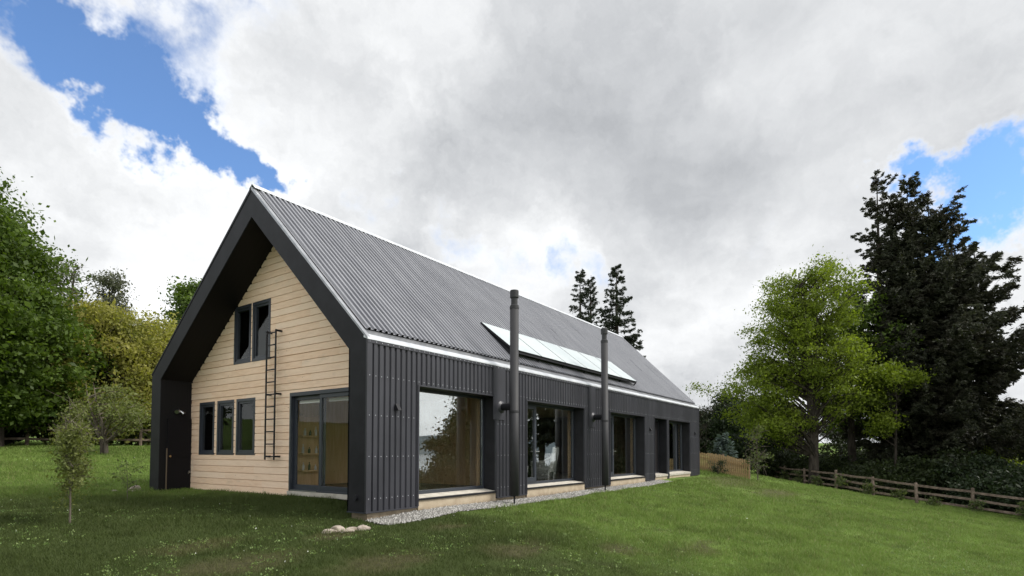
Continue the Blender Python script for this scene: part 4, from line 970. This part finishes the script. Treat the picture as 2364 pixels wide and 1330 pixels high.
dn_ = .5 * vn(bx, by, .7, 1) + .3 * vn(bx, by, 2.2, 2) + .2 * vn(bx, by, 7, 3)
em = np.zeros(n)
for (x, y, a, b) in EARTH: em = np.maximum(em, np.exp(-(((bx - x) / a) ** 2 + ((by - y) / b) ** 2) * .9))
keep &= RNG.uniform(0, 1, n) < (.25 + 1.3 * dn_) * (1 - .8 * em)
bx, by, fd, dn_ = bx[keep], by[keep], fd[keep], dn_[keep]; bz = terr(bx, by); nb_ = len(bx)
tuf = np.clip((vn(bx, by, 1.6, 9) * .6 + vn(bx, by, 5., 10) * .4 - .56) * 7, 0, 1)
h = (.022 + .05 * dn_ * RNG.uniform(.4, 1.3, nb_)) * (1 + .8 * tuf) * np.clip(fd / 9, .8, 1.5); wd = .0035 * np.clip(fd / 6, 1, 5)
an = RNG.uniform(0, 6.28, nb_); ln = RNG.normal(size=(nb_, 2)) * h[:, None] * .6
P0 = np.stack([bx - np.cos(an) * wd, by - np.sin(an) * wd, bz - .01], -1); P1 = np.stack([bx + np.cos(an) * wd, by + np.sin(an) * wd, bz - .01], -1); P2 = np.stack([bx + ln[:, 0], by + ln[:, 1], bz + h], -1)
def gbm():
    m = bpy.data.materials.new('grass_blade'); m.use_nodes = True; n = NT(m.node_tree)
    g = n.node('ShaderNodeNewGeometry').outputs['Random Per Island']; v = scaled(n, obco(n), (1, 1, 0))
    big = n.noise(v, .35, 4, .6); mid = n.noise(v, 1.3, 6, .7)
    c = n.mix(n.ramp(big, .35, .65), (.135, .215, .040, 1), (.175, .272, .054, 1))
    c = n.mix(n.ramp(mid, .42, .66, 0, .85), c, (.085, .128, .028, 1))
    c = n.mix(n.ramp(n.noise(v, .9, 7, .72), .56, .72, 0, .42), c, (.12, .115, .04, 1))
    c = n.mix(n.ramp(g, 0, 1, 0, .5), c, (.19, .24, .06, 1))
    c = n.mix(n.ramp(g, .93, .96, 0, .8), c, (.26, .23, .11, 1))
    c = moss_shade(n, v, c, .88)
    c = n.mix(n.math('MULTIPLY', earthmask(n, v), .45), c, (.13, .12, .05, 1))
    d = n.node('ShaderNodeBsdfPrincipled', {'Base Color': c, 'Roughness': .6, 'Specular IOR Level': .2}).outputs[0]
    t = n.node('ShaderNodeBsdfTranslucent', {'Color': c}).outputs[0]
    n.node('ShaderNodeOutputMaterial', {'Surface': n.node('ShaderNodeMixShader', {0: .3, 1: d, 2: t}).outputs[0]}); return m
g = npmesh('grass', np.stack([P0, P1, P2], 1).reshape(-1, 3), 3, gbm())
tag(g, 'short mown green lawn grass with thin patches', 'grass', kind='stuff')

# clover rosettes and daisies scattered in the near turf
def scatter(n, dmin, dmax, seed):
    rg = np.random.default_rng(seed); f = dmin * (dmax / dmin) ** rg.uniform(0, 1, n); l = rg.uniform(-.95, .95, n) * f
    x = CAMP.x + f * math.cos(YAW) + l * math.sin(YAW); y = CAMP.y + f * math.sin(YAW) - l * math.cos(YAW)
    k = ~((x > -.1) & (x < 21.3) & (y > -.6) & (y < 9.1)); k &= vn(x, y, .9, 21) > .45; x, y = x[k], y[k]; return x, y, terr(x, y), rg
x, y, z, rg = scatter(3600, 5, 16, 31)
ctr = np.repeat(np.stack([x, y, z + .03], -1), 9, 0); ctr += rg.normal(size=ctr.shape) * np.array([.035, .035, .012])
M['clover'] = leafmat('clover_leaf', (.10, .17, .05), (.21, .27, .10), None, .3)
tag(npmesh('clover', rhomb(ctr, .017, rg, .7, 1.1), 4, M['clover']), 'low clover and weed leaves scattered through the near lawn', 'ground cover', kind='stuff')
x, y, z, rg = scatter(110, 6, 26, 32)
ctr = np.repeat(np.stack([x, y, z + .055], -1), 3, 0); ctr += rg.normal(size=ctr.shape) * .004
M['petal'] = mat('white_petal', (.75, .75, .68), .7)
tag(npmesh('daisies', rhomb(ctr, .014, rg, .6, 1.0), 4, M['petal']), 'tiny white daisies dotted in the lawn', 'flowers', kind='stuff')
